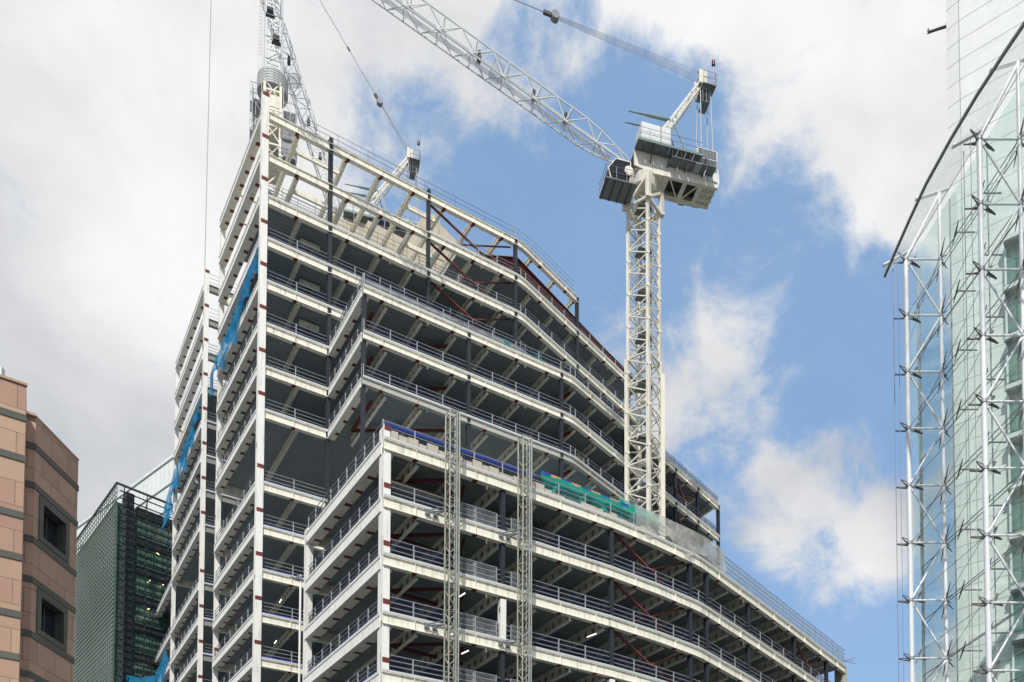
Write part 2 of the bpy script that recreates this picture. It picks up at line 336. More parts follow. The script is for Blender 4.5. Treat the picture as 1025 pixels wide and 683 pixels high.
# --- edge beams
def edge_front(pts, k, h=.86, m='cream', strip=True, name='edge_beam', z=None):
    """I-section edge beam following a polyline below the slab edge; outward side = right of travel (-v)"""
    b = MB(); z = zk(k) if z is None else z; Ln = 0
    for a, c in zip(pts[:-1], pts[1:]):
        A = (a[0], a[1], 0); C = (c[0], c[1], 0)
        d = (Vector(C)-Vector(A)); Ln += d.length
        def seg(w_, hh, zc, mm, o=0):
            b.bar((a[0], a[1], zc), (c[0], c[1], zc), w_, hh, mm, off=(o, 0))
        if strip: seg(.06, .15, z-.075+.01, 'strip', .21)
        seg(.44, .055, z-.15-.028, m); seg(.10, h-.1, z-.15-h/2, m, .06); seg(.44, .055, z-.15-h+.028, m)
        # web stiffeners and red joints below
        n = max(1, int(d.length/3.2)); dn = d.normalized(); nn = Vector((dn.y, -dn.x, 0))
        for i in range(n):
            if d.length < 3: break
            q = Vector(A)+dn*(d.length*(i+.5)/n)
            b.bar(q+nn*.18+Vector((0, 0, z-.2-(h-.1))), q+nn*.18+Vector((0, 0, z-.2)), .03, .1, m, up=tuple(nn))
            b.bar(q-dn*.16+Vector((0, 0, z-.15-h-.012)), q+dn*.16+Vector((0, 0, z-.15-h-.012)), .43, .03, 'red_oxide')
            if i % 2: b.bar(q+dn*1.0-nn*.1+Vector((0, 0, z-.15-h-.30)), q+dn*1.0-nn*.1+Vector((0, 0, z-.15-h)), .09, .09, m)
    mid = pts[len(pts)//2]; reg(name, b, (mid[0], mid[1], z), Ln); return b
def edge_left(u, v0, v1, k, h=.92, wd=.62, m='cream_white', n=7, strip=True, u1=None):
    """deep box edge beam on the left-facing side with red joints across its underside"""
    b = MB(); z = zk(k)
    b.box((u-.05, v0, z-.14), (u+.0, v1, z+.02), 'strip') if strip else None
    b.box((u-.03, v0, z-.15-h), (u+.30, v1, z-.15), m)
    b.box((u-.08, v0, z-.15-.05), (u-.03, v1, z-.15), m); b.box((u-.08, v0, z-.15-h), (u-.03, v1, z-.15-h+.05), m)
    b.box((u+.30, v0, z-.15-h), (u+wd+.3, v1, z-.15-h+.35), 'cream')
    for i in range(n):
        v = v0+(v1-v0)*(i+.45)/n
        b.box((u+.28, v-.20, z-.15-h-.014), (u+wd+.31, v+.20, z-.15-h+.1), 'red_oxide')
    if u1 is not None: b.v = [(x+(u1-u)*(y-v0)/(v1-v0), y, zz) for x, y, zz in b.v]
    reg('edge_beam', b, (u, (v0+v1)/2, z), (v1-v0)*.8)
def cols(name_pts): pass
LOWK = [-2, -1, 0, 1, 2, 3]
def chunks(P, idx):
    return [P[a:b+1] for a, b in zip(idx[:-1], idx[1:])]
cC = [0, 1, 2, 4, 6, 7, 8, 9, 10]
for k in LOWK:
    for seg in chunks(PC, [0, 1, 2, 4, 7, 8, 10]): edge_front(seg, k, h=.74)
    edge_left(0, 0.3, 16.1, k, h=.86, wd=.5, u1=-.45)
for k in (6, 7, 8):
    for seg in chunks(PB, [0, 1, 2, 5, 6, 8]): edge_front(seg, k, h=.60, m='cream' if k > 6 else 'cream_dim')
    edge_left(4, 15.9, 24.8, k, h=.72, wd=.3, n=4)
for k in (9, 10, 11, 12, 13):
    for seg in chunks(PA, [1, 2, 3, 6, 8] if k < 13 else [1, 2, 3, 6]): edge_front(seg, k, h=.66, strip=k < 12 or (k == 12 and seg[0][0] > 13))
for k in range(-1, 14):
    edge_front(PA[0:2], k, h=.70, strip=k < 12)
    edge_left(-2.35, 25.3, 40.0, k, h=.74, wd=.36, strip=k < 12, n=8, u1=-2.85)
    edge_left(-2.45, 50.2, 66.4, k, h=.70, wd=.32, strip=k < 12, n=8, u1=-2.7)
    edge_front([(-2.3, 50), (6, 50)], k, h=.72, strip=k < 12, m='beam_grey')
for k in range(-1, 7): edge_left(-2.6, 67.0, 82.5, k, h=.70, wd=.32, n=7)
# cross beams at the bay ends
for k in range(-1, 12):
    for v, u0 in ((39.9, -2.3), (66.2, -2.2)):
        b = MB(); b.box((u0, v-.15, zk(k)-.95), (u0+7, v+.15, zk(k)-.14), 'cream'); reg('cross_beam', b, (u0, v, zk(k)), 4)
for k in LOWK:
    b = MB(); b.box((-.2, 15.6, zk(k)-1.0), (5, 15.9, zk(k)-.14), 'cream'); reg('cross_beam', b, (1, 15, zk(k)), 5)
# --- columns
def column(u, v, z0, z1, wu, wv, m, bands=(), rot=0, bandside=True):
    b = MB(); b.box((u-wu/2, v-wv/2, z0), (u+wu/2, v+wv/2, z1), m)
    if m == 'navy_steel':
        for s_ in (-1, 1): b.box((u-wu/2-.02, v+s_*wv/2-.03, z0), (u+wu/2+.02, v+s_*wv/2+.03, z1), m)
    for zb in bands:
        b.box((u-wu/2+.02, v-wv/2-.012, zb), (u+wu/2+.012, v+wv/2+.012, zb+.36), 'red_oxide')
    if m == 'cream_white':
        z = z0+2.0
        while z < z1: b.box((u-wu/2-.03, v-wv/2+.05, z), (u-wu/2+.05, v-wv/2+.25, z+.35), 'galv_dark'); z += 12
    reg('column', b, (u, v, z1-6), min(z1-z0, 40)*.9); return b
BA = [zk(k)+1.05 for k in range(-2, 14)]
BCc = [zk(k)+.5 for k in range(-2, 4)]
column(.25, .35, 0, zk(3)+.85, .5, .9, 'cream_white', BCc)
column(-.2, 16.2, 0, zk(3)+.3, .5, .8, 'cream_white')
column(-2.1, 25.0, 0, zk(13)+1.4, .6, .6, 'cream_white', BA)
column(-2.5, 40.3, 0, zk(13)+.6, .46, .5, 'cream_white', BA[:5])
column(-2.2, 50.0, 0, zk(13)+1.4, .48, .5, 'cream_white', BA)
column(-2.4, 66.8, 0, zk(13)+.6, .45, .5, 'cream_white', BA[:5])
column(-2.3, 82.7, 0, zk(6)+.4, .45, .5, 'cream_white', BA[:3])
column(.6, 68.5, 0, zk(6), .45, .5, 'cream_white', BA[:7])
column(4, 25.05, 0, zk(13)+.45, .32, .32, 'navy_steel')
column(14, 25.05, zk(8), zk(13)+.4, .29, .29, 'navy_steel')
column(24, 25.05, zk(8), zk(13)-.1, .3, .3, 'navy_steel')
column(34, PA[6][1], zk(8), zk(13)-.1, .29, .29, 'navy_steel')
column(44, PA[7][1], zk(8), zk(12)-.1, .29, .29, 'navy_steel')
for (u, v) in ((4.15, 15.85), (14, 15.75), (24, 15.75), (34, PB[5][1]), (43.7, PB[6][1]), (48.5, PB[7][1]), (53.4, PB[8][1])):
    column(u, v, zk(3), zk(8)-.12, .29, .29, 'navy_steel')
for (u, v) in ((9.2, .12), (19.1, .35), (28.2, 1.5), (30.6, 2.1), (38.1, 4.75), (48, 8.3), (56.3, 11.35)):
    column(u, v, 0, zk(3)-.16, .29, .29, 'navy_steel')
for u, v, k in ((9.2, .1, 0), (19.1, .33, -1), (28.2, 1.48, -1), (30.6, 2.08, -1)):   # white-wrapped storeys
    column(u, v, zk(k), zk(k+1)-1.05, .46, .46, 'cream_white')
column(61.1, 13.4, 0, zk(3)-.2, .8, 1.2, 'concrete')
# interior columns
for u in (14, 24, 34, 44):
    for v in (36,): column(u, v, 0, zk(11)-.1, .4, .4, 'navy_steel')
for u in (9.5, 19, 29, 39, 49): column(u, 12.0 if u < 30 else 18, 0, zk(3)-.1, .4, .4, 'navy_steel')
# --- slabs
LEFT = [(-2.5, 82.5), (-2.6, 66.8), (-2.4, 50), (4, 50), (4, 40.2), (-2.8, 40.2), (-2.3, 25), (4, 25)]
LEFTU = [(-2.6, 66.8), (-2.4, 50), (4, 50), (4, 40.2), (-2.8, 40.2), (-2.3, 25), (4, 25)]
def slab(poly, k, name='floor_slab', th=.14, m='soffit'):
    b = MB(); n = len(poly); z = zk(k)
    # shrink a hair so the slab edge stays behind the edge strip
    cx = sum(p[0] for p in poly)/n; cy = sum(p[1] for p in poly)/n
    pts = [(x+(.03 if x < cx else -.03), y+(.05 if y < cy else -.05)) for x, y in poly]
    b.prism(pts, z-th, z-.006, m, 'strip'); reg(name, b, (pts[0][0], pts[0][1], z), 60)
low = PC+[(58, 40), (40, 78), (20, 80)]+LEFT+[(4, 16), (-.4, 16)]
for k in range(-2, 4): slab(low, k)
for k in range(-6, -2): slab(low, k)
for k in (4, 5): slab([(4, 36), (50, 40), (40, 70), (20, 80)]+LEFT, k)
for k in (6, 7, 8): slab(PB+[(50, 48), (30, 66)]+(LEFTU if k > 6 else LEFT)+[(4, 15.7)][:0], k)
for k in (9, 10): slab(PA[1:]+[(42, 50), (20, 64)]+LEFTU[:-1], k)
slab(PA[1:]+[(45, 40), (20, 40), (16, 36), (2, 34), (-2.6, 34), (-2.3, 25)], 11)
slab([(17.5, 25), (24, 25)]+PA[4:]+[(45, 38), (17.5, 38)], 12)
# --- concrete core
prof = [(7.5, 0), (7.5, 85.4), (12.0, 85.4), (12.0, 86.6), (17.6, 86.4), (18.3, 90.0), (19.2, 90.0), (19.4, 91.1), (20.5, 91.1), (20.7, 90.2), (22.5, 89.4), (25.7, 86.2), (25.7, 0)]
b = MB(); n = len(prof); b.add([(x, 37, z) for x, z in prof]+[(x, 44, z) for x, z in prof], [tuple(range(n)), tuple(range(n, 2*n))[::-1]]+[(i, n+i, n+(i+1) % n, (i+1) % n) for i in range(n)], 'core_concrete')
for zz in range(60, 90, 2):
    xr = 25.7 if zz < 86 else 25.7-(zz-85.5)*1.0; xl = 7.5 if zz < 85 else 18.2
    b.box((xl, 36.93, zz), (xr, 36.99, zz+.08), 'timber')
for xx in range(8, 26, 2): b.box((xx, 36.9, 55), (xx+.1, 36.98, 85.2 if xx < 18 else 86), 'timber')
b.build('concrete_core', B)
b = MB()
for xx, zz in ((21.5, 90.0), (23.5, 88.6), (25.3, 86.6), (9, 85.4), (10.5, 85.4), (14, 86.5)): b.bar((xx, 37.3, zz-.3), (xx, 37.3, zz+1.9), .05, .05, 'galv')
b.build('starter_bar', B)
b = MB(); b.box((36, 30, 0), (52, 42, zk(6)-.3), 'concrete'); b.build('concrete_core', B)
b = MB()
b.box((.6, 2.5, 0), (1.0, 2.6, zk(-4)), 'concrete'); 
# --- cellular floor beams
def cell_beam(u, v0, v1, ztop, h=.62, holes=True, m='cream', pitch=.95, r=.19):
    b = MB(); zt = ztop-.14; zb = zt-h; zc = (zt+zb)/2
    b.box((u-.13, v0, zt-.035), (u+.13, v1, zt), m); b.box((u-.13, v0, zb), (u+.13, v1, zb+.035), m)
    if not holes:
        b.box((u-.02, v0, zb), (u+.02, v1, zt), m); return b
    n = max(1, int((v1-v0)/pitch)); p = (v1-v0)/n; K = 8
    for i in range(n):
        a = v0+i*p; c = a+p; mv = (a+c)/2
        ring = [(mv+r*math.cos(math.pi/8+2*math.pi*j/K), zc+r*math.sin(math.pi/8+2*math.pi*j/K)) for j in range(K)]
        # outer points matched to the eight ring points
        def outp(j):
            an = math.pi/8+2*math.pi*j/K; ca, sa = math.cos(an), math.sin(an)
            t = min(p/2/max(abs(ca), 1e-6), h/2/max(abs(sa), 1e-6)); return (mv+ca*t, zc+sa*t)
        o = [outp(j) for j in range(K)]
        for xx in (u-.015, u+.015):
            vs = [(xx, y, z) for y, z in ring]+[(xx, y, z) for y, z in o]+[(xx, c, zt), (xx, a, zt), (xx, a, zb), (xx, c, zb)]
            fs = [(j, (j+1) % K, K+(j+1) % K, K+j) for j in range(K)]
            fs += [(K+0, 2*K, K+1), (K+2, 2*K+1, K+3), (K+4, 2*K+2, K+5), (K+6, 2*K+3, K+7)]
            b.add(vs, fs, m)
    return b
def v_at(P, u):
    for a, c in zip(P[:-1], P[1:]):
        if a[0] <= u <= c[0]: return a[1]+(c[1]-a[1])*(u-a[0])/(c[0]-a[0])
    return P[-1][1]
for k in LOWK[1:]:
    u = 2.6
    while u < 60:
        v = v_at(PC, u); reg('floor_beam', cell_beam(u, v+.3, v+13, zk(k), h=.92, r=.25, pitch=1.05), (u, v, zk(k)), 5); u += 3.2
for k in (6, 7, 8):
    u = 6.2
    while u < 53:
        v = v_at(PB, u); reg('floor_beam', cell_beam(u, v+.3, v+9.0, zk(k), h=.78, r=.21, pitch=1.0), (u, v, zk(k)), 4.5); u += 3.3
for k in (9, 10, 11):
    u = 5.6
    while u < 46:
        v = v_at(PA, u); reg('floor_beam', cell_beam(u, v+.3, v+10.0, zk(k), h=.78, r=.21, pitch=1.0, holes=u > 12), (u, v, zk(k)), 4.2); u += 3.35
for k in range(-1, 12): reg('floor_beam', cell_beam(1.3, 25.3, 39, zk(k), h=.62, holes=k < 4), (1.3, 26, zk(k)), 4.2)
for k in (12, 13):
    for u in (1.0, 5.6, 8.95, 12.3, 15.7, 19.0, 22.3, 26.5, 30.2, 33.6) + ((38., 42.) if k == 12 else ()):
        v = v_at(PA, u); b = MB(); v1 = 35. if k == 13 else 33.5
        if u > 24: v1 = v+4.5
        z = zk(k)-.14
        b.box((u-.16, v+.3, z-.05), (u+.16, v1, z), 'cream'); b.box((u-.05, v+.3, z-.5), (u+.05, v1, z), 'cream'); b.box((u-.16, v+.3, z-.55), (u+.16, v1, z-.5), 'cream')
        b.box((u-.12, v+.2, z-.68), (u+.12, v+.42, z-.54), 'red_oxide')
        reg('roof_beam', b, (u, v, z), 6)
for z0_, vv, ua, ub in ((13, 27.2, 1, 5.6), (13, 27.2, 12.3, 15.7), (13, 35, -2, 24.0), (12, 27.2, 1, 5.6), (12, 27.2, 12.3, 15.7), (12, 33.5, -2, 17.5)):
    b = MB(); z = zk(z0_)-.16; b.bar((ua, vv, z-.3), (ub, vv, z-.3), .22, .45, 'cream'); reg('roof_beam', b, (10, vv, z), 20)
# --- red girder above the top floor, behind the bent edge
b = MB(); P0 = Vector((20.6, 27.6, zk(12)+2.3)); P1 = Vector((24.6, 25.9, zk(12)+2.6)); P2 = Vector((46.2, 33.6, zk(12)+1.35))
for a, c in ((P0, P1), (P1, P2)):
    b.bar(a, c, .5, .08, 'red_oxide'); b.bar(a, c, .08, 1.3, 'red_oxide', off=(0, -.65)); b.bar(a, c, .5, .08, 'red_oxide', off=(0, -1.3))
    d = (c-a); n = int(d.length/1.6)
    for i in range(n+1):
        q = a+d*(i/n); b.bar(q+Vector((0, 0, -1.25)), q+Vector((0, 0, -.05)), .4, .05, 'red_oxide')
b.build('red_girder', B)
# --- red bracing
def brace(u0, k0, u1, k1, P, m='red_oxide', r=.085, off=.45):
    b = MB(); b.bar((u0, v_at(P, u0)+off, zk(k0)-.6), (u1, v_at(P, u1)+off, zk(k1)-.6), r*2, r*2, m)
    reg('brace', b, ((u0+u1)/2, v_at(P, u0), zk(k0)), 10)
for k in (13, 12, 11, 10):
    brace(14.2, k, 23.8, k-1, PA, 'brown_oxide' if k > 11 else 'red_oxide'); brace(14.2, k-1, 23.8, k, PA, 'red_oxide', .06, .7)
for k in (3, 2, 1, 0):
    brace(19.3, k, 28, k-1, PC); brace(19.3, k-1, 28, k, PC, 'red_oxide', .07, .7)
for k in (3, 2): brace(48.2, k, 56, k-1, PC); brace(48.2, k-1, 56, k, PC, 'red_oxide', .07, .7)
for k in (8, 7, 6): brace(43.9, k, 48.3, k-1, PB, 'brown_oxide', .1) ; brace(43.9, k-1+.4, 48.3, k-.1, PB, 'red_oxide', .07, .7)
def rbar(p, q, m='red_oxide', s_=.22):
    b = MB(); b.bar(p, q, s_, s_, m); reg('brace', b, p, 5)
for k in (8, 7, 6):
    z = zk(k)-.75
    rbar((5.5, 22.5, z), (13, 17.5, z)); rbar((5.5, 22.5, z), (5.5, 17.5, z)); rbar((8.6, 19.5, z), (10.6, 23.5, z), 'brown_oxide'); rbar((24.8, 22, z), (25.8, 17, z))
for k in (2, 1, 0, 3):
    z = zk(k)-.8
    rbar((2.0, 3.6, z), (8.0, 4.2, z), 'brown_oxide', .22); rbar((2.0, 3.6, z), (5.2, 1.2, z), 'brown_oxide', .2); rbar((7.6, 4.2, z), (6.6, 1.2, z), 'brown_oxide', .2)
for k in (11, 10, 9): rbar((3.0, 28, zk(k)-.6), (3.6, 33, zk(k)-.6), 'brown_oxide', .3); rbar((2.0, 27.8, zk(k)-.55), (3.9, 27.8, zk(k)-.55), 'cream', .35)
for k in (10, 9): rbar((5.5, 29, zk(k)-.5), (13.5, 29, zk(k)-.5), 'brown_oxide', .35)
# --- guard rails and nets
def rail(pts, z, h=1.1, inset=.1, rows=(.4, .75, 1.1), toe=None, net=None, post=2.4, r=.032, wire=False, m='galv', nh=None, side=1, fence=None):
    b = MB(); nb = MB() if net else None; Ln = 0
    fl = []
    for a, c in zip(pts[:-1], pts[1:]):
        A = Vector((a[0], a[1], z)); C = Vector((c[0], c[1], z)); d = (C-A); l = d.length; dn = d.normalized(); nn = Vector((-dn.y, dn.x, 0))*inset*side; A += nn; C += nn; Ln += l
        n = max(1, round(l/post)); fl.append((A, C))
        for i in range(n+(1 if (a, c) == (pts[-2], pts[-1]) else 0)):
            q = A+(C-A)*(i/n); q2 = q+Vector((0, 0, h))
            q2 += Vector((random.uniform(-.02, .02), random.uniform(-.02, .02), random.uniform(0, .06)))
            b.bar(q, q2, .075 if not wire else .04, .075 if not wire else .04, m)
        for t in rows: b.tube(A+Vector((0, 0, t*h/1.1)), C+Vector((0, 0, t*h/1.1)), r if not wire else .022, m, 5)
        if toe: b.bar(A+Vector((0, 0, .12)), C+Vector((0, 0, .12)), .04, .2, toe)
        if net:
            q = nn.normalized()*.1; hh = nh or h
            nb.quad(A+q+Vector((0, 0, .02)), C+q+Vector((0, 0, .02)), C+q+Vector((0, 0, hh)), A+q+Vector((0, 0, hh)), net)
    reg('guard_rail', b, (pts[0][0], pts[0][1], z), Ln*1.0)
    if nb: reg('safety_net', nb, (pts[0][0], pts[0][1], z), Ln*1.0)
for k in (-2, -1, 0, 1, 2):
    rail(PC[:3], zk(k), net='net_navy', h=1.15); rail(PC[2:7], zk(k), net='net_navy', h=1.15); rail(PC[6:], zk(k), net='net_navy', h=1.15)
    rail([(-.4, 16), (0, .8)], zk(k), toe='blue_toe', net='net_navy', side=1, post=1.9)
rail([(-.4, 16), (0, .2)], zk(3), post=1.7, h=1.3); rail(PC[:3]+[PC[3]], zk(3), h=1.25, net='net_navy', nh=1.2); rail(PC[3:7], zk(3), h=1.2)
for k in (6, 7, 8):
    rail(PB[:3], zk(k), net='net_navy' if k > 6 else 'net_navy'); rail(PB[2:6], zk(k), net='net_navy'); rail(PB[5:], zk(k), net='net_navy')
    rail([(4, 24.8), (4, 15.7)], zk(k), post=1.6, net='net_navy')
for k in (9, 10, 11):
    if k < 11: rail(PA[1:4], zk(k), net='net_navy')
    rail(PA[3:], zk(k), net='net_navy')
rail(PA[3:], zk(12), m='galv')
rail([(13, 25), (24, 25)], zk(11)); rail([(17.5, 25), (24, 25)], zk(12))
for k in range(-1, 12):
    rail([(-1.9, 25), (3.9, 25)], zk(k), toe='blue_toe' if k < 7 else None, net='net_navy' if k in (8, 9, 10) else None)
    rail([(-2.4, 50), (5, 50)], zk(k), toe='blue_toe' if k < 9 else None)
    if k < 9:
        rail([(-2.8, 39.8), (-2.35, 25.4)], zk(k), post=2.0, toe='blue_toe' if k < 6 else None); rail([(-2.6, 66.2), (-2.4, 50.4)], zk(k), post=2.0, toe='blue_toe' if k < 6 else None)
for k in range(-1, 6): rail([(-2.5, 82), (-2.55, 67.4)], zk(k), post=2.2)
# tall wire rails over the roof frame
rail([(2, 25.9), (14, 25.9), (24.3, 25.9)], zk(13), h=2.1, rows=(.25, .55, .83, 1.1), wire=True, m='galv_dark', post=3.2)
rail([(24.3, 25.7), (27, 26.3), (34, 28.7)], zk(13), h=2.0, rows=(.25, .55, .83, 1.1), wire=True, m='galv', post=1.6)
rail([(1, 30.5), (14, 30.5)], zk(12)+.3, h=2.0, rows=(.25, .55, .83, 1.1), wire=True, m='galv_dark', post=3.2)
rail([(-1, 26.5), (13, 26.5)], zk(11), h=1.2, rows=(.3, .55, .83, 1.1), wire=True, m='galv', post=1.6)
for k in (12, 13): rail([(-2.4, 50), (5, 50)], zk(k), h=1.3, rows=(.3, .7, 1.1), wire=True, m='galv')

LIMIT = 98
for name, lst in PARTS.items():
    lst.sort(key=lambda q: -q.key)
    for q in lst[:LIMIT]: q.build(name, B)
    if len(lst) > LIMIT:
        r_ = MB()
        for q in lst[LIMIT:]: r_.merge(q)
        tag(r_.build(name, B), kind='stuff')

# ---- things on and at the frame
RB = R(33.7)
def LW(u, v, z): p = wpos(u, v, z); return (p.x, p.y, p.z)
def draped(name, pts_top, h0, h1, m, label, cat, amp=.25, nz=6, seg=.6, seed=1, group=None, ragged=.5):
    """hanging cloth along a top polyline of world points, with folds and a ragged hem"""
    rnd = random.Random(seed); b = MB(); P_ = []
    for a, c in zip(pts_top[:-1], pts_top[1:]):
        a = Vector(a); c = Vector(c); n = max(1, int((c-a).length/seg)); P_ += [a+(c-a)*(i/n) for i in range(n)]
    P_.append(Vector(pts_top[-1])); n = len(P_); dirn = (P_[-1]-P_[0]).normalized(); nn = Vector((dirn.y, -dirn.x, 0)).normalized()
    vs = []; hs = []
    for i, p in enumerate(P_):
        t = i/(n-1); h = h0+(h1-h0)*t; h *= 1+rnd.uniform(-ragged, ragged)*.6+.25*math.sin(i*.9+seed); hs.append(h)
    for i, p in enumerate(P_):
        for j in range(nz+1):
            f = j/nz; o = nn*(.12+amp*(f+.15)*(math.sin(i*1.7+j*.6+seed)+.6*math.sin(i*.7-j*.9)))
            q = p+o+Vector((0, 0, -hs[i]*f)); q += dirn*(rnd.uniform(-.1, .1)*f)
            vs.append(q)
    fs = [(i*(nz+1)+j, (i+1)*(nz+1)+j, (i+1)*(nz+1)+j+1, i*(nz+1)+j+1) for i in range(n-1) for j in range(nz)]
    b.add(vs, fs, m); o = b.build(name, smooth=True); tag(o, label, cat, group); return o
draped('debris_net', [LW(-2.5, 25.3, zk(9)+3.6), LW(-2.8, 29, zk(9)+2.6), LW(-3.0, 34, zk(9)+1.2), LW(-3.2, 40, zk(9)+1.0), LW(-3.25, 42.5, zk(9)+.3)], 2.7, 1.7, 'net_blue', 'torn bright blue debris net sagging across the upper left side of the near frame bay', 'debris net', seed=3, group='blue debris nets')
draped('debris_net', [LW(-2.7, 50.6, zk(9)+3.0), LW(-2.8, 56, zk(9)+1.6), LW(-2.95, 66, zk(9)+1.2), LW(-3.1, 71.5, zk(9)-.6)], 2.0, 3.6, 'net_blue', 'blue debris net draped on the far left bay, hanging out over the green glass building', 'debris net', seed=8, group='blue debris nets')
draped('debris_net', [(-54.8, 117, 46.2), (-56.0, 118.5, 44.6), (-57.6, 120, 42.9), (-60, 121, 42.9), (-62.2, 121.5, 43.5)], 3.2, 2.4, 'net_blue', 'blue debris net swagged low at the bottom left corner of the frame', 'debris net', seed=5, group='blue debris nets', ragged=.2)
# concrete-coloured stepped upstand boards along the terrace edge
b = MB(); Ln = 19.0; x = .4
while x < 23.2:
    l = random.uniform(.5, 1.5); hh = (.62, .42, .55, .34)[int(x*1.3) % 4]*(1 if x < 12 else .6)+random.uniform(-.05, .05); v = v_at(PC, x)-.06; v2 = v_at(PC, x+l-.05)-.06
    b.bar((x, v, zk(3)+hh/2+.01), (x+l-.06, v2, zk(3)+hh/2+.01), .08, hh, 'kerb_board'); 
    x += l
o = b.build('upstand_board'); o.location = B.location; o.rotation_euler = (0, 0, RB); tag(o, 'row of beige stepped upstand boards along the lower terrace edge', 'edge boards')
b = MB(); pts = [(.5, 1.2), (9, 1.2), (12.6, 1.2)]
for a, c in zip(pts[:-1], pts[1:]):
    b.bar((a[0], a[1], zk(3)+1.75), (c[0], c[1], zk(3)+1.75), .35, .3, 'blue_toe')
x = .6
while x < 14: b.bar((x, 1.5, zk(3)), (x, 1.5, zk(3)+1.6), .07, .07, 'galv'); b.quad((x, 1.62, zk(3)+.1), (min(x+1.7, 14), 1.62, zk(3)+.1), (min(x+1.7, 14), 1.62, zk(3)+1.6), (x, 1.62, zk(3)+1.6), 'net_navy'); x += 1.7
o = b.build('barrier'); o.location = B.location; o.rotation_euler = (0, 0, RB); tag(o, 'long blue-topped barrier on the terrace beside its near corner', 'barrier')
draped('debris_net', [LW(12.6, .42, zk(3)+1.75), LW(19.1, .65, zk(3)+1.75), LW(21.2, .8, zk(3)+1.8)], 1.5, 1.55, 'net_green', 'bright green debris net stretched along the terrace rail, with a striped top edge', 'debris net', amp=.1, seed=2, ragged=.25)
b = MB()
for i in range(9):
    u0 = 12.6+i*.95; b.bar((u0, .36+.04*i, zk(3)+1.76), (u0+.9, .40+.04*i, zk(3)+1.76), .14, .2, 'blue_toe' if i % 2 == 0 else 'orange')
o = b.build('striped_rail'); o.location = B.location; o.rotation_euler = (0, 0, RB); tag(o, 'blue and orange striped board along the top of the green net', 'barrier board')
draped('debris_net', [LW(20.2, .8, zk(3)+2.2), LW(22.2, .9, zk(3)+2.1), LW(24.4, 1.1, zk(3)+1.9)], 2.2, 2.2, 'net_green', 'crumpled green net bunched beside the foot of the main tower crane', 'debris net', amp=.22, seed=12, ragged=.2)
draped('mesh_sheet', [LW(21.5, .45, zk(3)+1.9), LW(26, .95, zk(3)+1.95), LW(28.2, 1.3, zk(3)+2.0), LW(30.5, 1.95, zk(3)+2.2), LW(33.5, 3.0, zk(3)+2.3)], 1.85, 2.2, 'net_white', 'pale grey crumpled mesh sheet on the terrace edge around the crane foot', 'mesh sheet', amp=.12, seed=6, ragged=.1)
# tall mesh fence on the far part of the terrace
FE = empty('mesh_fence', LW(30.6, 2.0, zk(3)), RB); tag(FE, 'tall galvanised mesh fence along the sloping-away terrace edge', 'fence')
b = MB(); nb = MB(); ss = Vector((30.6, 2.0)); ee = Vector((61.3, 13.0)); d = ee-ss; n = 20; hh = 2.1
for i in range(n+1):
    q = d*(i/n); b.bar((q.x, q.y+.15, 0), (q.x-.05, q.y+.15, hh), .05, .05, 'galv')
for t in (.35, .75, 1.15, 1.6, 2.05): b.tube((0, .15, t), (d.x+.6, d.y+.35, t), .028, 'galv', 5)
for i in range(60):
    q = d*(i/60); nb.bar((q.x, q.y+.19, .1), (q.x, q.y+.19, 2.05), .012, .012, 'galv')
nb.quad((0, .22, .05), (d.x, d.y+.22, .05), (d.x, d.y+.22, 2.05), (0, .22, 2.05), 'mesh_grey')
b.build('fence_frame', FE); nb.build('mesh_panel', FE)
# bent scaffold tubes at the end of the terrace
b = MB(); e = LW(61.3, 13.2, zk(3)+.7)
for i in range(3): b.tube(e, (e[0]+random.uniform(1, 1.6), e[1]-.3, e[2]+(.35-.4*i)), .03, 'galv_dark')
tag(b.build('scaffold_tube'), 'loose scaffold tubes sticking out at the far end of the terrace', 'scaffold tubes')
# small green hi-vis debris bags on mid terrace
for i, (u, lab) in enumerate(((17.9, 'small green sheet tied to the middle terrace rail, left of its twin'), (21.4, 'small green sheet tied to the middle terrace rail, right of its twin'))):
    draped('debris_sheet', [LW(u, 16.3, zk(8)+1.2), LW(u+.7, 16.3, zk(8)+1.15)], .8, .6, 'net_green', lab, 'sheet', amp=.05, seed=20+i, seg=.2)

# ---- mast climbers (two narrow lattice masts in front of the lower block)
def hoist_mast(u, ztop, label):
    p = LW(u, -1.35, 0); E_ = empty('hoist_mast', p, RB); tag(E_, label, 'hoist mast', 'hoist masts in front of the lower block')
    b = MB(); z0 = zk(-3); b.box((-.6, -.6, 0), (.6, .6, .5), 'galv_dark')
    lattice(b, (0, 0, .5), (0, 0, z0), .72, .72, 1.5, .045, .03, 'mast_steel'); lattice(b, (0, 0, z0), (0, 0, ztop), .72, .72, .78, .055, .034, 'mast_steel', nside=6); b.build('lattice_mast', E_)
    b = MB(); b.bar((.12, -.46, z0), (.12, -.46, ztop-.3), .09, .07, 'galv'); b.build('gear_rack', E_)
    for k in (2, 0):
        z = zk(k)-.35; b = MB()
        for dx in (-.75, -1.35):
            b.tube((-.3, .3, z), (dx, 1.15, z), .05, 'galv_dark'); b.box((dx-.14, 1.0, z-.22), (dx+.14, 1.3, z+.1), 'galv_dark')
        b.tube((-.3, -.2, z+.15), (-1.35, .9, z), .04, 'galv_dark'); b.tube((.3, .3, z), (.2, 1.2, z), .05, 'galv_dark'); b.build('tie_bracket', E_)
mat('mast_steel', (.30, .31, .25), .5, .1, var=.2, scale=3)
hoist_mast(4.5, 41.6, 'left of the two narrow lattice hoist masts, nearer the white corner column')
hoist_mast(10.27, 41.7, 'right of the two narrow lattice hoist masts, in front of the first dark column')
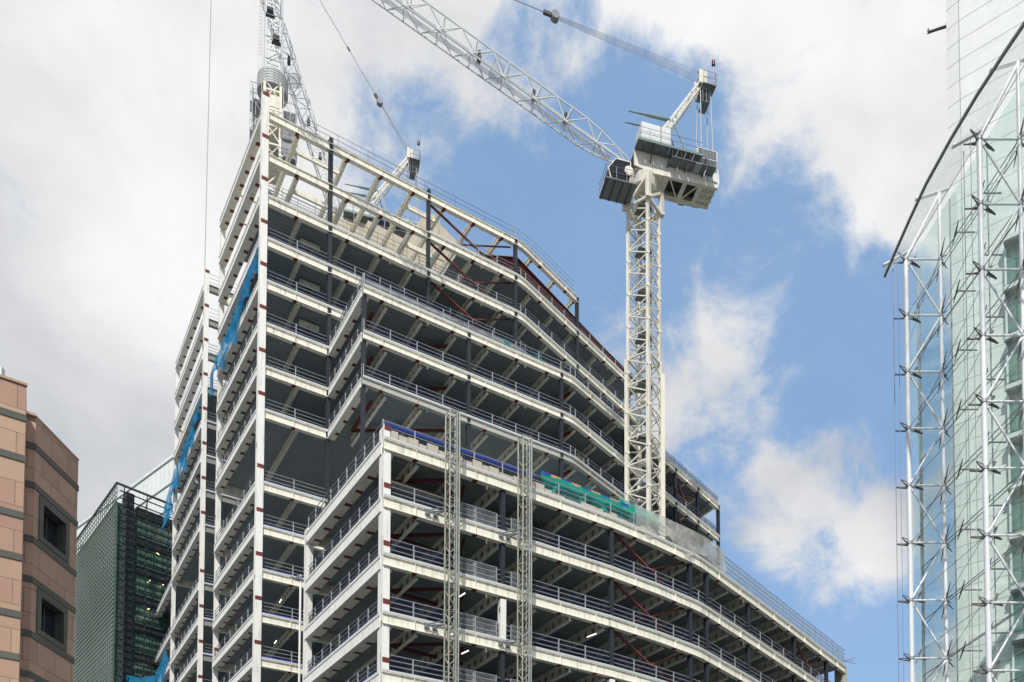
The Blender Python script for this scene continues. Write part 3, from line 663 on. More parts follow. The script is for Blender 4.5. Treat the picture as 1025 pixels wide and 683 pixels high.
# mesh gates next to each mast
for u, ks in ((5.3, (2, 1, 0, -1)), (9.9, (2, 1, 0, -1))):
    for k in ks:
        E_ = empty('mesh_gate', LW(u, .02, zk(k)), RB)
        if u > 9: lab = 'small mesh landing gate right of the dark column, %s floor below the terrace' % ('first', 'second', 'third', 'lowest visible')[2-k]
        else: lab = 'wide mesh landing gate between the hoist masts, %s floor below the terrace' % ('first', 'second', 'third', 'lowest visible')[2-k]
        tag(E_, lab, 'mesh gate', 'mesh gates at the hoist landings'); w_ = 3.4 if u < 9 else 1.4
        b = MB()
        for x in (0, w_/2, w_): b.bar((x, 0, 0), (x, 0, 1.25), .06, .05, 'galv')
        for z in (.1, .45, .85, 1.22): b.bar((0, 0, z), (w_, 0, z), .04, .04, 'galv')
        b.build('gate_frame', E_); b = MB(); b.quad((0, .03, .1), (w_, .03, .1), (w_, .03, 1.22), (0, .03, 1.22), 'mesh_grey'); b.build('mesh_panel', E_)
for i, (u, v, k, lab) in enumerate(((1.2, 2.6, 3, 'beige pipe bundle slung under the low block top slab beside its white corner'), (10.0, 3.0, 3, 'bundle of beige pipes slung under the top slab, just right of the first dark column'))):
    b = MB()
    for j in range(7):
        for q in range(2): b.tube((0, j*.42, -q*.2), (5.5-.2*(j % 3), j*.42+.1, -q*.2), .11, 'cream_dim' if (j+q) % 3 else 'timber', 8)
    for x in (.8, 4.2): b.bar((x, -.2, -.32), (x, 3.0, -.32), .08, .08, 'galv_dark'); b.bar((x, -.15, -.3), (x, -.15, 1.1), .03, .03, 'galv_dark'); b.bar((x, 2.9, -.3), (x, 2.9, 1.1), .03, .03, 'galv_dark')
    o = b.build('pipe_bundle'); o.location = LW(u, v, zk(k)-1.35); o.rotation_euler = (0, 0, RB); tag(o, lab, 'pipe bundle', 'pipe bundles slung under the top slab')
for i, (u, v, k, lab) in enumerate(((9.9, .75, 2, 'pale sacks stacked behind the rail right of the first dark column'), (26, 16.6, 6, 'stack of boards behind the lower rail of the middle terraces'), (44.6, 7.6, 2, 'stack of boards on the slab edge in the right wing'))):
    b = MB()
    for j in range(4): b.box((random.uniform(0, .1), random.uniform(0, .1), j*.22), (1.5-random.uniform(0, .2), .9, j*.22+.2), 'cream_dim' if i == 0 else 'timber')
    o = b.build('board_stack' if i else 'sack_stack'); o.location = LW(u, v, zk(k)); o.rotation_euler = (0, 0, RB); tag(o, lab, 'stack')
# fluorescent work lights under the slabs
TL = [((6.3, .9, zk(1)-1.1), 'lit tube under the second slab below the terrace, behind the left hoist mast'),
      ((6.6, .9, zk(0)-1.2), 'lit tube right of the left hoist mast, third slab below the terrace'),
      ((17.6, .9, zk(1)-1.6), 'lit tube at the rail just left of the braced bay, upper of two'),
      ((18.2, .9, zk(0)-1.6), 'lit tube at the rail just left of the braced bay, lower of two'),
      ((.2, 26.2, zk(3)-2.0), 'lit tube in the narrow bay left of the low block, upper of two'),
      ((-.2, 26.2, zk(2)-1.9), 'lit tube in the narrow bay left of the low block, lower of two')]
for (u, v, z), lab in TL:
    E_ = empty('work_light', LW(u, v, z), RB); tag(E_, lab, 'work light', 'lit fluorescent tubes hung under the slabs')
    b = MB(); b.tube((-.1, -.8, -.16), (.15, .8, .16), .028, 'tube_light', 8); b.build('tube', E_)
    b = MB(); b.bar((-.1, -.82, -.1), (.15, .82, .22), .09, .05, 'galv'); b.tube((0, 0, .1), (0, 0, .8), .012, 'cable', 4); b.build('fitting', E_)
# standing pole and cable in the notch left of the low block
E_ = empty('rubbish_chute_pole', LW(1.4, 24.0, 0), RB); tag(E_, 'slim white pole with a bracket head standing in the notch left of the low block', 'pole')
b = MB(); b.tube((0, 0, 0), (0, 0, zk(3)+1.0-CAM_Z+.6), .1, 'cream_white', 8); b.build('pole', E_)
b = MB(); z = zk(3)-.5; b.bar((-.9, 0, z), (1.5, 0, z), .1, .12, 'galv_dark'); b.box((-.35, -.2, z-.1), (.0, .2, z+.25), 'galv_dark'); b.box((.7, -.2, z-.1), (1.0, .2, z+.25), 'galv_dark'); b.build('bracket', E_)

# ------------------------------------------------------------------ cranes
def walkrail(b, pts, h=1.1, m='galv', step=1.0, r=.025):
    for a, c in zip(pts[:-1], pts[1:]):
        a = Vector(a); c = Vector(c); n = max(1, round((c-a).length/step))
        for i in range(n+1): q = a+(c-a)*(i/n); b.tube(q, q+Vector((0, 0, h)), r, m, 4)
        for t in (.5, 1): b.tube(a+Vector((0, 0, h*t)), c+Vector((0, 0, h*t)), r, m, 4)
def crane_top(E_, zd, zh, sh, lum, jl, jib_steel='crane_grey', pend=None, cabside=-1, jw=1.35, jh=1.55, root_s=-1.6, deck_len=7.6):
    """deck, cab, A-frame, jib for a luffing crane; local +x = counter-jib, zd = deck underside"""
    # slew ring
    b = MB(); b.tube((0, 0, zd-1.0), (0, 0, zd-.1), 1.15, 'crane_cream', 20, 1.35); b.build('slew_ring', E_, smooth=False)
    # machine girder
    b = MB(); x1 = deck_len
    prof = [(-1.3, zd+.1), (.4, zd-.25), (x1, zd-.1), (x1+.2, zd+.5), (x1+.1, zd+1.75), (-1.3, zd+1.75)]
    n = len(prof)
    for y in (-1.15, 1.15):
        b.add([(x, y-.09, z) for x, z in prof]+[(x, y+.09, z) for x, z in prof], [tuple(range(n))[::-1], tuple(range(n, 2*n))]+[(i, (i+1) % n, n+(i+1) % n, n+i) for i in range(n)], 'crane_cream')
    # underside plating with openings
    for xa, xb in ((-1.2, 2.2), (3.6, 4.0), (5.1, 5.5)): b.box((xa, -1.05, zd-.12), (xb, 1.05, zd-.02), 'crane_cream')
    b.box((2.2, -1.05, zd-.1), (5.5, -.85, zd), 'crane_cream'); b.box((2.2, .85, zd-.1), (5.5, 1.05, zd), 'crane_cream')
    b.bar((2.3, -.9, zd-.05), (3.6, .9, zd-.05), .12, .08, 'crane_cream'); b.bar((4.0, .9, zd-.05), (5.1, -.9, zd-.05), .12, .08, 'crane_cream')
    for i in range(7): b.box((5.5+i*(x1-5.5)/7, -1.05, zd-.1), (5.5+(i+.62)*(x1-5.5)/7, 1.05, zd), 'crane_cream')
    for y in (-1.05, -.35, .35, .95): b.box((5.5, y-.06, zd-.11), (x1, y+.12, zd-.005), 'crane_cream')
    b.box((5.5, -1.0, zd+.02), (x1-.1, 1.0, zd+.06), 'dark_steel')
    b.box((-1.2, -1.05, zd+1.6), (x1, 1.05, zd+1.72), 'deck_under'); b.box((2.2, -.9, zd+.5), (x1-.3, .9, zd+1.2), 'dark_steel')
    b.build('machine_girder', E_)
    # counterweight slabs
    for i in range(3): b = MB(); b.box((x1-1.5+i*.5, -1.35, zd+.35), (x1-1.06+i*.5, 1.35, zd+3.0), 'crane_grey'); b.build('counterweight', E_)
    # outrigged walkways
    for sgn in (-1, 1):
        b = MB(); y0, y1 = sorted((sgn*1.26, sgn*2.35))
        for i in range(8):
            xa = -1.3+i*(x1-.6)/8; b.box((xa, y0, zd+1.55), (xa+(x1-.6)/8-.07, y1, zd+1.62), 'deck_under')
        b.box((-1.3, y0 if sgn > 0 else y1-.05, zd+1.5), (x1-1.8, (y0+.05) if sgn > 0 else y1, zd+1.75), 'green_steel')
        b.bar((-1.3, (y1 if sgn > 0 else y0), zd+1.6), (x1-1.8, (y1 if sgn > 0 else y0), zd+1.6), .08, .22, 'green_steel')
        for i in range(4): xa = .2+i*1.7; b.bar((xa, sgn*1.25, zd+.6), (xa, sgn*2.3, zd+1.5), .09, .09, 'dark_steel')
        for i in range(5): xa = 2.0+i*.88; b.box((xa, y0, zd+.75), (xa+.8, y1-.1 if sgn > 0 else y1, zd+.81), 'deck_under'); b.bar((xa, sgn*2.2, zd+.8), (xa, sgn*2.3, zd+1.55), .05, .05, 'dark_steel')
        b.box((4.3, y0, zd+.7), (4.9, y1, zd+.74), 'galv'); b.build('walkway', E_)
        b = MB(); ye = sgn*2.3; walkrail(b, [(-1.2, ye, zd+1.7), (x1-1.9, ye, zd+1.7)]); b.build('walkway_rail', E_)
    # housings
    b = MB(); b.box((-.9, -2.1, zd+1.8), (1.9, -.6, zd+3.5), 'crane_grey')
    for i in range(7): b.box((-.85+i*.4, -2.14, zd+1.95), (-.6+i*.4, -2.1, zd+3.4), 'crane_grey')
    b.box((.92, -2.16, zd+1.8), (.98, -2.09, zd+3.5), 'dark_steel'); b.build('engine_housing', E_)
    b = MB(); b.box((4.6, -1.9, zd+1.8), (x1-.3, -.5, zd+2.75), 'crane_grey')
    for i in range(5): b.box((4.7, -1.94, zd+1.9+i*.17), (x1-.4, -1.9, zd+1.98+i*.17), 'galv_dark')
    b.build('winch_housing', E_)
    b = MB(); b.tube((3.0, -.9, zd+2.3), (3.0, .9, zd+2.3), .5, 'galv_dark', 14); b.build('winch_drum', E_, smooth=True)
    # cab
    b = MB(); cx, cy, zc0 = -2.6, -1.2, zd; zd = zd-1.7
    prof = [(-3.7, zd-.9), (-2.0, zd-.9), (-1.9, zd+1.2), (-3.3, zd+1.2), (-4.0, zd+.2)]; n = 5
    b.add([(x, cy-.75, z) for x, z in prof]+[(x, cy+.75, z) for x, z in prof], [tuple(range(n))[::-1], tuple(range(n, 2*n))]+[(i, (i+1) % n, n+(i+1) % n, n+i) for i in range(n)], 'black_gloss')
    for i in range(n): 
        for y in (cy-.76, cy+.76): b.bar((prof[i][0], y, prof[i][1]), (prof[(i+1) % n][0], y, prof[(i+1) % n][1]), .08, .08, 'crane_cream')
    ca = b.build('cab', E_)
    b = MB(); b.box((-4.3, cy-1.1, zd-1.05), (-1.4, cy+1.2, zd-.95), 'deck_under')
    for i in range(4): b.box((-4.2+i*.75, cy-1.1, zd-1.12), (-4.1+i*.75, cy+1.2, zd-1.04), 'dark_steel')
    walkrail(b, [(-4.3, cy-1.1, zd-.95), (-1.4, cy-1.1, zd-.95)]); walkrail(b, [(-4.3, cy-1.1, zd-.95), (-4.3, cy+1.2, zd-.95)]); b.build('cab_platform', E_)
    b = MB(); b.tube((-2.1, cy-.95, zd+.25), (-2.1, cy-.8, zd+.25), .42, 'crane_cream', 18); b.build('lamp_disc', E_)
    zd = zc0
    # A-frame
    for y in (-.75, .75):
        b = MB(); a = Vector((-.3, y, zd+1.7)); h = Vector((sh, y*.45, zh)); b.bar(a, h, .16, .2, 'crane_grey'); b.bar(a+Vector((.5, 0, -.1)), h+Vector((.1, 0, -.5)), .12, .12, 'crane_cream'); [b.bar(a.lerp(h, t/12), (a+Vector((.5, 0, -.1))).lerp(h+Vector((.1, 0, -.5)), (t+1)/12), .06, .06, 'crane_cream') for t in range(12)]
        q = a+(h-a)*.47; b.bar(q, (4.6, y, zd+1.8), .1, .1, 'galv_dark'); b.build('a_frame_leg', E_)
        b = MB(); b.tube((sh-.25, y*.5, zh-1.4), (sh-.35, y, zd+1.7), .05, 'galv_mid', 6); b.tube((sh+.75, y*.5, zh-.9), (sh+.9, y, zd+1.7), .05, 'galv_mid', 6); b.build('back_stay', E_)
        b = MB(); q = a+(h-a)*.44; b.tube(q, q+Vector((-2.2, 0, -.1)), .16, 'green_steel', 8, .12); b.tube(q+Vector((-2.2, 0, -.1)), q+Vector((-4.0, 0, -.2)), .09, 'green_steel', 8, .05)
        b.build('jib_buffer', E_)
    b = MB()
    for t in (.4, .6, .8): q = Vector((-.3, 0, zd+1.7)).lerp(Vector((sh, 0, zh)), t); b.bar(q+Vector((0, -.6, 0)), q+Vector((0, .6, 0)), .12, .12, 'crane_cream')
    b.tube((sh, -.62, zh), (sh, .62, zh), .36, 'galv_dark', 16); b.bar(Vector((-.3, 0, zd+1.7)).lerp(Vector((sh, 0, zh)), .38), (sh, 0, zh), .1, .1, 'crane_cream'); b.box((sh-.5, -.7, zh-.9), (sh+.3, -.55, zh+.35), 'crane_cream'); b.box((sh-.5, .55, zh-.9), (sh+.3, .7, zh+.35), 'crane_cream')
    b.build('a_frame_head', E_)
    b = MB(); zp = zh-1.2; b.box((sh-.2, -1.0, zp), (sh+1.1, 1.0, zp+.06), 'deck_under'); walkrail(b, [(sh-.2, -1, zp), (sh+1.1, -1, zp), (sh+1.1, 1, zp), (sh-.2, 1, zp)], h=1.2, step=.5)
    b.box((sh-.1, -.6, zp-1.4), (sh+.6, .6, zp-1.35), 'deck_under'); walkrail(b, [(sh-.1, -.6, zp-1.4), (sh+.6, -.6, zp-1.4), (sh+.6, .6, zp-1.4)], h=1.3, step=.4); b.build('head_platform', E_)
    b = MB(); b.tube((sh+.9, -.8, zh-1.2), (sh+.9, -.8, zh+1.0), .06, 'galv_mid', 6); b.tube((sh+.9, -.8, zh+.95), (sh+.9, -.8, zh+1.35), .17, 'black_gloss', 10); b.tube((sh+.9, -.8, zh+1.35), (sh+.9, -.8, zh+1.5), .13, 'lamp_red', 10); b.build('warning_lamp', E_)
    b = MB(); b.tube((sh, .6, zh), (sh, .6, zh+1.5), .03, 'galv', 5); b.box((sh-.08, .5, zh+1.4), (sh+.08, .7, zh+1.55), 'galv_dark'); b.build('anemometer', E_)
    # jib
    r0 = Vector((root_s, 0, zd+1.2)); dj = Vector((-math.cos(lum), 0, math.sin(lum))); up = Vector((math.sin(lum), 0, math.cos(lum)))
    b = MB(); lattice(b, r0, r0+dj*jl, jw, jh, 1.55, .075, .04, jib_steel, up=(0, 0, 1), taper0=.35, taper1=.4); b.build('jib', E_)
    b = MB(); a = r0+dj*1.5-up*(jh/2-.08); c = r0+dj*(jl-3)-up*(jh/2-.08); b.bar(a, c, .5, .04, 'mesh_walk'); b.tube(a+Vector((0, .3, 0))+up*.9, c+Vector((0, .3, 0))+up*.9, .02, 'galv', 4)
    b.build('jib_walkway', E_)
    tip = r0+dj*jl+up*.5
    for t, lab in ((.18, 0), (.27, 0), (.42, 0)):
        q = r0+dj*(jl*t)+up*(.1); b = MB(); b.tube(q+Vector((0, -.3, -.25)), q+Vector((0, .3, -.25)), .2, 'dark_steel', 10); b.tube(q+Vector((0, -.3, .2)), q+Vector((0, .3, .2)), .15, 'dark_steel', 10); b.build('rope_sheave', E_)
    q = r0+dj*(jl*.37); b = MB(); b.bar(q-up*(jh/2-.1)+Vector((0, .1, 0)), q+up*(jh/2-.1)+Vector((0, .1, 0)), .9, 1.0, 'mesh_grey', up=tuple(dj)); b.build('jib_panel', E_)
    # luffing ropes
    H = Vector((sh-.1, 0, zh+.3)); blk = H.lerp(tip, pend)
    b = MB()
    for i in range(6): y = -.35+i*.14; b.tube(H+Vector((0, y, .1-.06*i)), blk+Vector((0, y*.5, 0)), .017, 'cable_light', 4)
    b.build('luffing_rope', E_)
    b = MB(); b.tube(blk+Vector((0, -.28, 0)), blk+Vector((0, .28, 0)), .38, 'galv_dark', 12); b.bar(blk, blk+(tip-blk).normalized()*1.1, .25, .3, 'dark_steel'); b.build('luffing_block', E_)
    b = MB(); b.tube(blk+(tip-blk).normalized()*.9, tip, .045, 'cable', 5); n = 3
    for i in range(1, 5): q = blk.lerp(tip, i*.19); b.tube(q, q+(tip-blk).normalized()*.5, .1, 'dark_steel', 6)
    b.build('pendant', E_)
    return tip
# main crane, standing on the lower terrace
zb = zk(3); E1 = empty('tower_crane', (4.995, 82.08, zb), R(16))
tag(E1, 'cream luffing tower crane standing on the lower terrace, its jib reaching up to the left', 'tower crane')
b = MB(); a56 = R(56.3-16); ax = Vector((math.cos(a56), math.sin(a56), 0)); 
def mast_part(z0, z1, wd, rc, rbr, step, mode=0, m='crane_cream', up=ax):
    b = MB(); lattice(b, (0, 0, z0), (0, 0, z1), wd, wd, step, rc, rbr, m, up=tuple(up), mode=mode, nside=4); return b
def mast_sec(E_, z0, z1, wd, rc, rbr, step, up, m='crane_cream', name='mast', mode=0):
    b = MB(); x = up; y = Vector((-x.y, x.x, 0)); n = max(1, round((z1-z0)/step)); st = (z1-z0)/n
    cn = [x*(sx*wd/2)+y*(sy*wd/2) for sx, sy in ((-1, -1), (1, -1), (1, 1), (-1, 1))]
    for c in cn: b.bar((c.x, c.y, z0), (c.x, c.y, z1), rc*2, rc*2, m, up=tuple(x))
    for i in range(n+1):
        z = z0+i*st
        for j in range(4):
            a, c = cn[j], cn[(j+1) % 4]; 
            if i % 2 == 0: b.bar((a.x, a.y, z), (c.x, c.y, z), rbr*2, rbr*2, m)
            if i < n:
                if i % 2 == 0: b.bar((a.x, a.y, z), (c.x, c.y, z+st), rbr*2, rbr*2, m)
                else: b.bar((c.x, c.y, z), (a.x, a.y, z+st), rbr*2, rbr*2, m)
        if i % 4 == 2: b.bar((cn[0].x*.85, cn[0].y*.85, z), (cn[2].x*.85, cn[2].y*.85, z), wd*.9, .05, 'galv_dark') if False else b.box((-wd*.32, -wd*.32, z), (wd*.32, wd*.32, z+.05), 'deck_under')
        if i % 3 == 0:
            for c in cn: b.box((c.x-rc-.03, c.y-rc-.03, z-.12), (c.x+rc+.03, c.y+rc+.03, z+.12), m)
    z = z0+.8; ii = 0
    while z < z1-1:
        b.box((-.55+.2*(ii % 3), -.5, z), (.1+.25*(ii % 2), .15, z+.28), ('galv_dark', 'galv_mid', m)[ii % 3]); b.bar((-.8, .5-(ii % 2), z), (.8, -.5+(ii % 2), z+1.1), .05, .05, m); z += 1.9; ii += 1
    for o in ((.5, -.4), (.62, -.4), (-.6, .5)): b.bar((o[0], o[1], z0), (o[0], o[1], z1), .035, .035, 'cable')
    # ladder
    for o in (-.2, .2): b.bar((o, .25, z0), (o, .25, z1), .05, .05, 'galv')
    z = z0
    while z < z1: b.bar((-.2, .25, z), (.2, .25, z), .03, .03, 'galv'); z += .5
    return b.build(name, E_)
ZD = 76.3-zb
mast_sec(E1, 0, 59-zb, 2.28, .16, .05, 1.25, ax, name='base_mast')
mast_sec(E1, 59-zb, ZD-2.9, 2.08, .13, .042, 1.05, ax)
mast_sec(E1, ZD-3.0, ZD-.9, 2.45, .2, .1, 2.1, ax, name='mast_head')
b = MB(); b.box((1.5, -.4, 0), (1.9, .1, 58.0-zb), 'crane_cream'); b.build('lift_shaft', E1)
crane_top(E1, ZD, 87.6-zb, 5.85, R(24.2), 36, pend=.355, deck_len=6.9)
# far crane behind the roof frame
E3 = empty('tower_crane', (-29.23, 110.0, 0), R(18))
tag(E3, 'white luffing tower crane behind the roof frame, its jib leaning steeply up to the left', 'tower crane')
mast_sec(E3, 0, 90.2, 2.2, .15, .07, 2.6, Vector((1, 0, 0)))
mast_sec(E3, 90.2, 92.9, 2.4, .2, .1, 2.6, Vector((1, 0, 0)), name='mast_head')
t3 = crane_top(E3, 94.0, 106.9, 6.9, R(71.2), 49, pend=.16, root_s=-1.3, deck_len=8.6)
b = MB()
for y in (-.25, .25): b.tube((t3.x, y, t3.z), (t3.x-.4, y, 62), .028, 'cable_light', 5)
b.build('hoist_rope', E3)
b = MB(); b.box((t3.x-.8, -.5, 60), (t3.x, .5, 62), 'galv_dark'); b.build('hook_block', E3)
b = MB(); b.box((2.5, -2.5, 95.4), (4.1, -2.42, 96.3), 'sign_blue'); sg = b.build('sign_board', E3)
tx = bpy.data.curves.new('sign_text', 'FONT'); tx.body = 'LAING'; tx.size = .62; tx.extrude = .01; tx.materials.append(M['sign_white'])
to = bpy.data.objects.new('sign_text', tx); COL.objects.link(to); to.parent = sg; to.location = (2.58, -2.53, 95.62); to.rotation_euler = (R(90), 0, 0); to.scale = (.78, 1, 1)
bpy.context.view_layer.update(); me_ = bpy.data.meshes.new_from_object(to.evaluated_get(bpy.context.evaluated_depsgraph_get())); t2 = bpy.data.objects.new('lettering', me_); COL.objects.link(t2); t2.parent = sg; t2.location = to.location; t2.rotation_euler = to.rotation_euler; t2.scale = to.scale; bpy.data.objects.remove(to)
# near-left crane behind the top corner
E2 = empty('tower_crane', (-35.9, 100.0, 0), R(-70))
tag(E2, 'tower crane seen end-on behind the top corner, with a ribbed round counterweight', 'tower crane')
mast_sec(E2, 0, 93, 1.9, .16, .07, 2.4, Vector((1, 0, 0)))
b = MB(); n = 20
for i in range(6):
    z = 102.3+i*.30; b.tube((.3, 0, z), (.3, 0, z+.24), 1.66, 'counterweight_grey', n); b.tube((.3, 0, z+.22), (.3, 0, z+.34), 1.5, 'deck_under', n)
b.build('counterweight', E2)
b = MB(); b.box((-.8, -.9, 93.5), (1.6, .9, 102.5), 'crane_cream') if False else None
for x in (-.9, 1.7):
    for y in (-.85, .85): b.bar((x, y, 92.5), (x, y, 102.2), .28, .28, 'crane_cream')
for z in (93, 95.2, 97.4, 99.6, 101.4): b.box((-1.0, -1.0, z), (1.8, 1.0, z+.22), 'crane_cream'); 
for i in range(4):
    z = 93.2+i*2.4
    for x in (-.9, 1.7): b.bar((x, -.85, z), (x, .85, z+2.2), .12, .12, 'crane_cream'); b.bar((x, .85, z), (x, -.85, z+2.2), .12, .12, 'crane_cream')
b.box((1.5, -.7, 98.2), (1.75, .7, 101.0), 'crane_cream'); b.build('slew_tower', E2)
for i, (z, ya, yb) in enumerate(((94.0, -.6, 2.6), (96.2, .9, 2.7), (98.0, -2.0, 2.3), (99.8, -2.0, -1.0))):
    b = MB(); b.box((-.3, ya, z), (1.9, yb, z+.05), 'grating'); walkrail(b, [(1.9, ya, z), (1.9, yb, z)], m='galv_dark'); walkrail(b, [(-.8, yb, z), (1.9, yb, z)], m='galv_dark'); walkrail(b, [(-.8, ya, z), (1.9, ya, z)], m='galv_dark'); b.build('platform', E2)
b = MB(); b.box((-.4, 1.2, 94.3), (1.7, 2.5, 98.6), 'galv_dark'); b.build('machine_box', E2)
for y in (-2.1, 2.5): b = MB(); b.box((1.6, y-.06, 96.5), (1.72, y+.06, 101.6), 'galv_dark'); b.build('screen_post', E2)
b = MB()
for x, y in ((1.2, -.95), (1.2, .95)): b.bar((x, y, 103.9), (x-.2, y*.95, 125), .15, .15, 'galv_mid')
z = 105.6
while z < 124: b.bar((1.2, -.95, z), (1.2, .95, z), .06, .06, 'galv_dark'); z += 2.6
for y in (-1.2, -1.5): b.bar((1.4, y, 103.9), (1.2, y, 120), .05, .05, 'galv')
z = 105.6
while z < 120: b.bar((1.35, -1.2, z), (1.35, -1.5, z), .03, .03, 'galv'); z += .4
b.build('a_frame', E2)
b = MB(); lattice(b, (-1.2, 0, 103), (-9, 0, 146), 1.5, 1.5, 1.6, .09, .045, 'crane_grey', taper0=.5); b.build('jib', E2)
for ya, yb in ((-2.35, -1.15), (1.15, 2.6)):
    b = MB()
    for z in (95.2, 96.3, 97.4, 98.5, 99.6, 100.7, 101.8):
        b.tube((1.7, ya, z), (1.7, yb, z), .035, 'galv_mid', 5); b.tube((0, ya if ya < 0 else yb, z), (1.7, ya if ya < 0 else yb, z), .03, 'galv_mid', 5)
    for y in (ya, (ya+yb)/2, yb): b.bar((1.7, y, 94.6), (1.7, y, 102.2), .07, .07, 'galv_mid')
    b.bar((1.7, ya, 96.3), (1.7, yb, 98.5), .06, .06, 'galv_mid'); b.bar((1.7, yb, 98.5), (1.7, ya, 100.7), .06, .06, 'galv_mid')
    for z in (96.2, 99.5): b.box((.4, ya, z), (1.7, yb, z+.06), 'grating')
    b.build('access_cage', E2)
for z, y in ((108.5, .3), (111.5, -.4), (115.2, .35), (118.6, 0)):
    b = MB(); b.tube((.9, y-.35, z), (.9, y+.35, z), .38, 'dark_steel', 12); b.box((.6, y-.5, z-.5), (1.0, y+.5, z-.35), 'dark_steel'); b.build('rope_sheave', E2)

# ------------------------------------------------------------------ brown granite building (left)
E_ = empty('granite_building', (-28, 34, 0)); tag(E_, 'pink-brown granite office building with dark stone bands and recessed square windows', 'building')
def off(o): o.location = (28, -34, 0); return o
TOP = 25.2
dv = Vector((math.sin(R(53)), math.cos(R(53)), 0))
A1 = Vector((-22.08, 35.1, 0)); A0 = A1-dv*16
c0 = Vector((-22.85, 37.0, 0)); c1 = Vector((-22.88, 40.15, 0)); cb0 = c0-dv*3.5
b = MB()
main = [A0.xy, A1.xy, (A1+Vector((-2.2, 3.6, 0))).xy, (-32, 52), (-46, 46)]
b.prism([tuple(p) for p in main], 0, TOP+.03, 'granite_pale', 'granite_pale')
off(b.build('wall', E_))
# bay with windows in its side: built as strips around the openings
storey = 3.93; wz = [(22.12-storey*i, 20.22-storey*i) for i in range(6)]
b = MB(); X = -22.85
# back mass
bay = [(c0.x-.45, c0.y+.05), (c0.x-.45, c1.y-.02), (c1.x-7, c1.y-.9), (cb0.x-2, cb0.y+1)]
b.prism(bay[::-1], 0, TOP-.08, 'dark_stone', 'dark_stone')
b.prism([tuple(c0.xy), (c0.x-.5, c0.y+.02), tuple((cb0+Vector((-.3, .4, 0))).xy), tuple(cb0.xy)], 0, TOP-.02, 'granite')
ya, yb = 37.35, 39.55
b.box((X-.5, 37.0, 0), (X, ya, TOP-.02), 'granite'); b.box((X-.5, yb, 0), (X, 40.15, TOP-.02), 'granite')
zt = TOP-.02
for (w1, w0) in wz: b.box((X-.5, ya, w1), (X-.001, yb, zt), 'granite'); zt = w0
b.box((X-.5, ya, 0), (X-.001, yb, zt), 'granite')
off(b.build('bay_wall', E_))
b = MB(); b.bar((X-.1, 36.98, TOP+.02), (X-.1, 40.16, TOP+.02), .24, .1, 'granite'); b.bar(cb0+Vector((0, 0, TOP+.01)), c0+Vector((0, 0, TOP+.01)), .3, .1, 'granite'); off(b.build('coping', E_))
b = MB(); b.bar(A0+Vector((0, 0, TOP+.08)), A1+Vector((.02, .02, TOP+.08)), .12, .1, 'granite_pale'); off(b.build('coping', E_))
bands = [23.93]+[z for i in range(6) for z in (22.3-storey*i, 20.04-storey*i)]
for z in bands:
    b = MB(); b.box((X-.3, 36.98, z-.13), (X+.035, 40.18, z+.13), 'dark_stone')
    b.bar(cb0+Vector((.0, -.0, z)), c0+Vector((.03, 0, z)), .07, .26, 'dark_stone')
    b.bar(A0+Vector((0, 0, z)), A1+Vector((.02, .015, z)), .08, .26, 'dark_stone'); off(b.build('stone_band', E_))
for w1, w0 in wz:
    b = MB()
    f = .28
    b.box((X-.45, ya, w0), (X+.045, ya+f, w1), 'dark_stone'); b.box((X-.45, yb-f, w0), (X+.045, yb, w1), 'dark_stone')
    b.box((X-.45, ya+f, w1-f), (X+.045, yb-f, w1), 'dark_stone'); b.box((X-.45, ya+f, w0), (X+.045, yb-f, w0+f*.8), 'dark_stone')
    wo = off(b.build('window', E_))
    b = MB(); b.box((X-.42, ya+f, w0+.2), (X-.38, yb-f, w1-f), 'window_glass'); p_ = b.build('pane', wo)
    b = MB(); b.box((X-.40, ya+f+.0, w0+.2), (X-.30, ya+f+.07, w1-f), 'dark_steel'); b.box((X-.40, yb-f-.07, w0+.2), (X-.30, yb-f, w1-f), 'dark_steel'); b.box((X-.40, (ya+yb)/2-.03, w0+.2), (X-.33, (ya+yb)/2+.03, w1-f), 'dark_steel'); b.box((X-.40, ya+f, w0+.2), (X-.3, yb-f, w0+.27), 'dark_steel'); b.build('sash', wo)
b = MB()
q = A1-dv*.9
for i, hh in enumerate((.35, .5, .3)): b.box((q.x-.3*i-.1, q.y-.22*i, TOP+.1), (q.x-.3*i+.08, q.y-.22*i+.2, TOP+.1+hh), 'crane_grey')
b.tube((q.x-1.1, q.y-.8, TOP+.1), (q.x-1.1, q.y-.8, TOP+.75), .02, 'galv', 5)
tag(b.build('antenna'), 'small white antenna units on the granite building roof edge', 'antenna')

# ------------------------------------------------------------------ green glass building
K = Vector((-63.1, 120, 0)); dr = Vector((math.sin(R(40.5)), math.cos(R(40.5)), 0)); dl = Vector((-math.sin(R(42)), math.cos(R(42)), 0))
E_ = empty('glass_office', tuple(K)); tag(E_, 'dark green glass office block with fine louvre screens and a few lit lamps', 'building')
def KK(a, c, z): p = dr*a+dl*c; return Vector((p.x, p.y, z))
H = 68.9
b = MB(); W_, D_ = 40, 26
q = [KK(3.0, 1.2, 0), KK(W_, 1.2, 0), KK(W_, D_, 0), KK(3.0, D_, 0)]
b.prism([tuple(x.xy) for x in q], 0, H-1.5, 'dark_glass'); q = [KK(.7, 3.0, 0), KK(2.98, 3.0, 0), KK(2.98, D_, 0), KK(.7, D_, 0)]; b.prism([tuple(x.xy) for x in q], 0, H-1.0, 'dark_glass'); b.build('glass_wall', E_)
b = MB()
for i in range(18):
    z = H-2.3-i*4.0
    if z < 1: break
    b.bar(KK(2.9, 1.1, z), KK(W_, 1.1, z), .12, 1.25, 'spandrel')
mat('spandrel', (.035, .045, .055), .4, var=.2)
b.build('spandrel_band', E_)
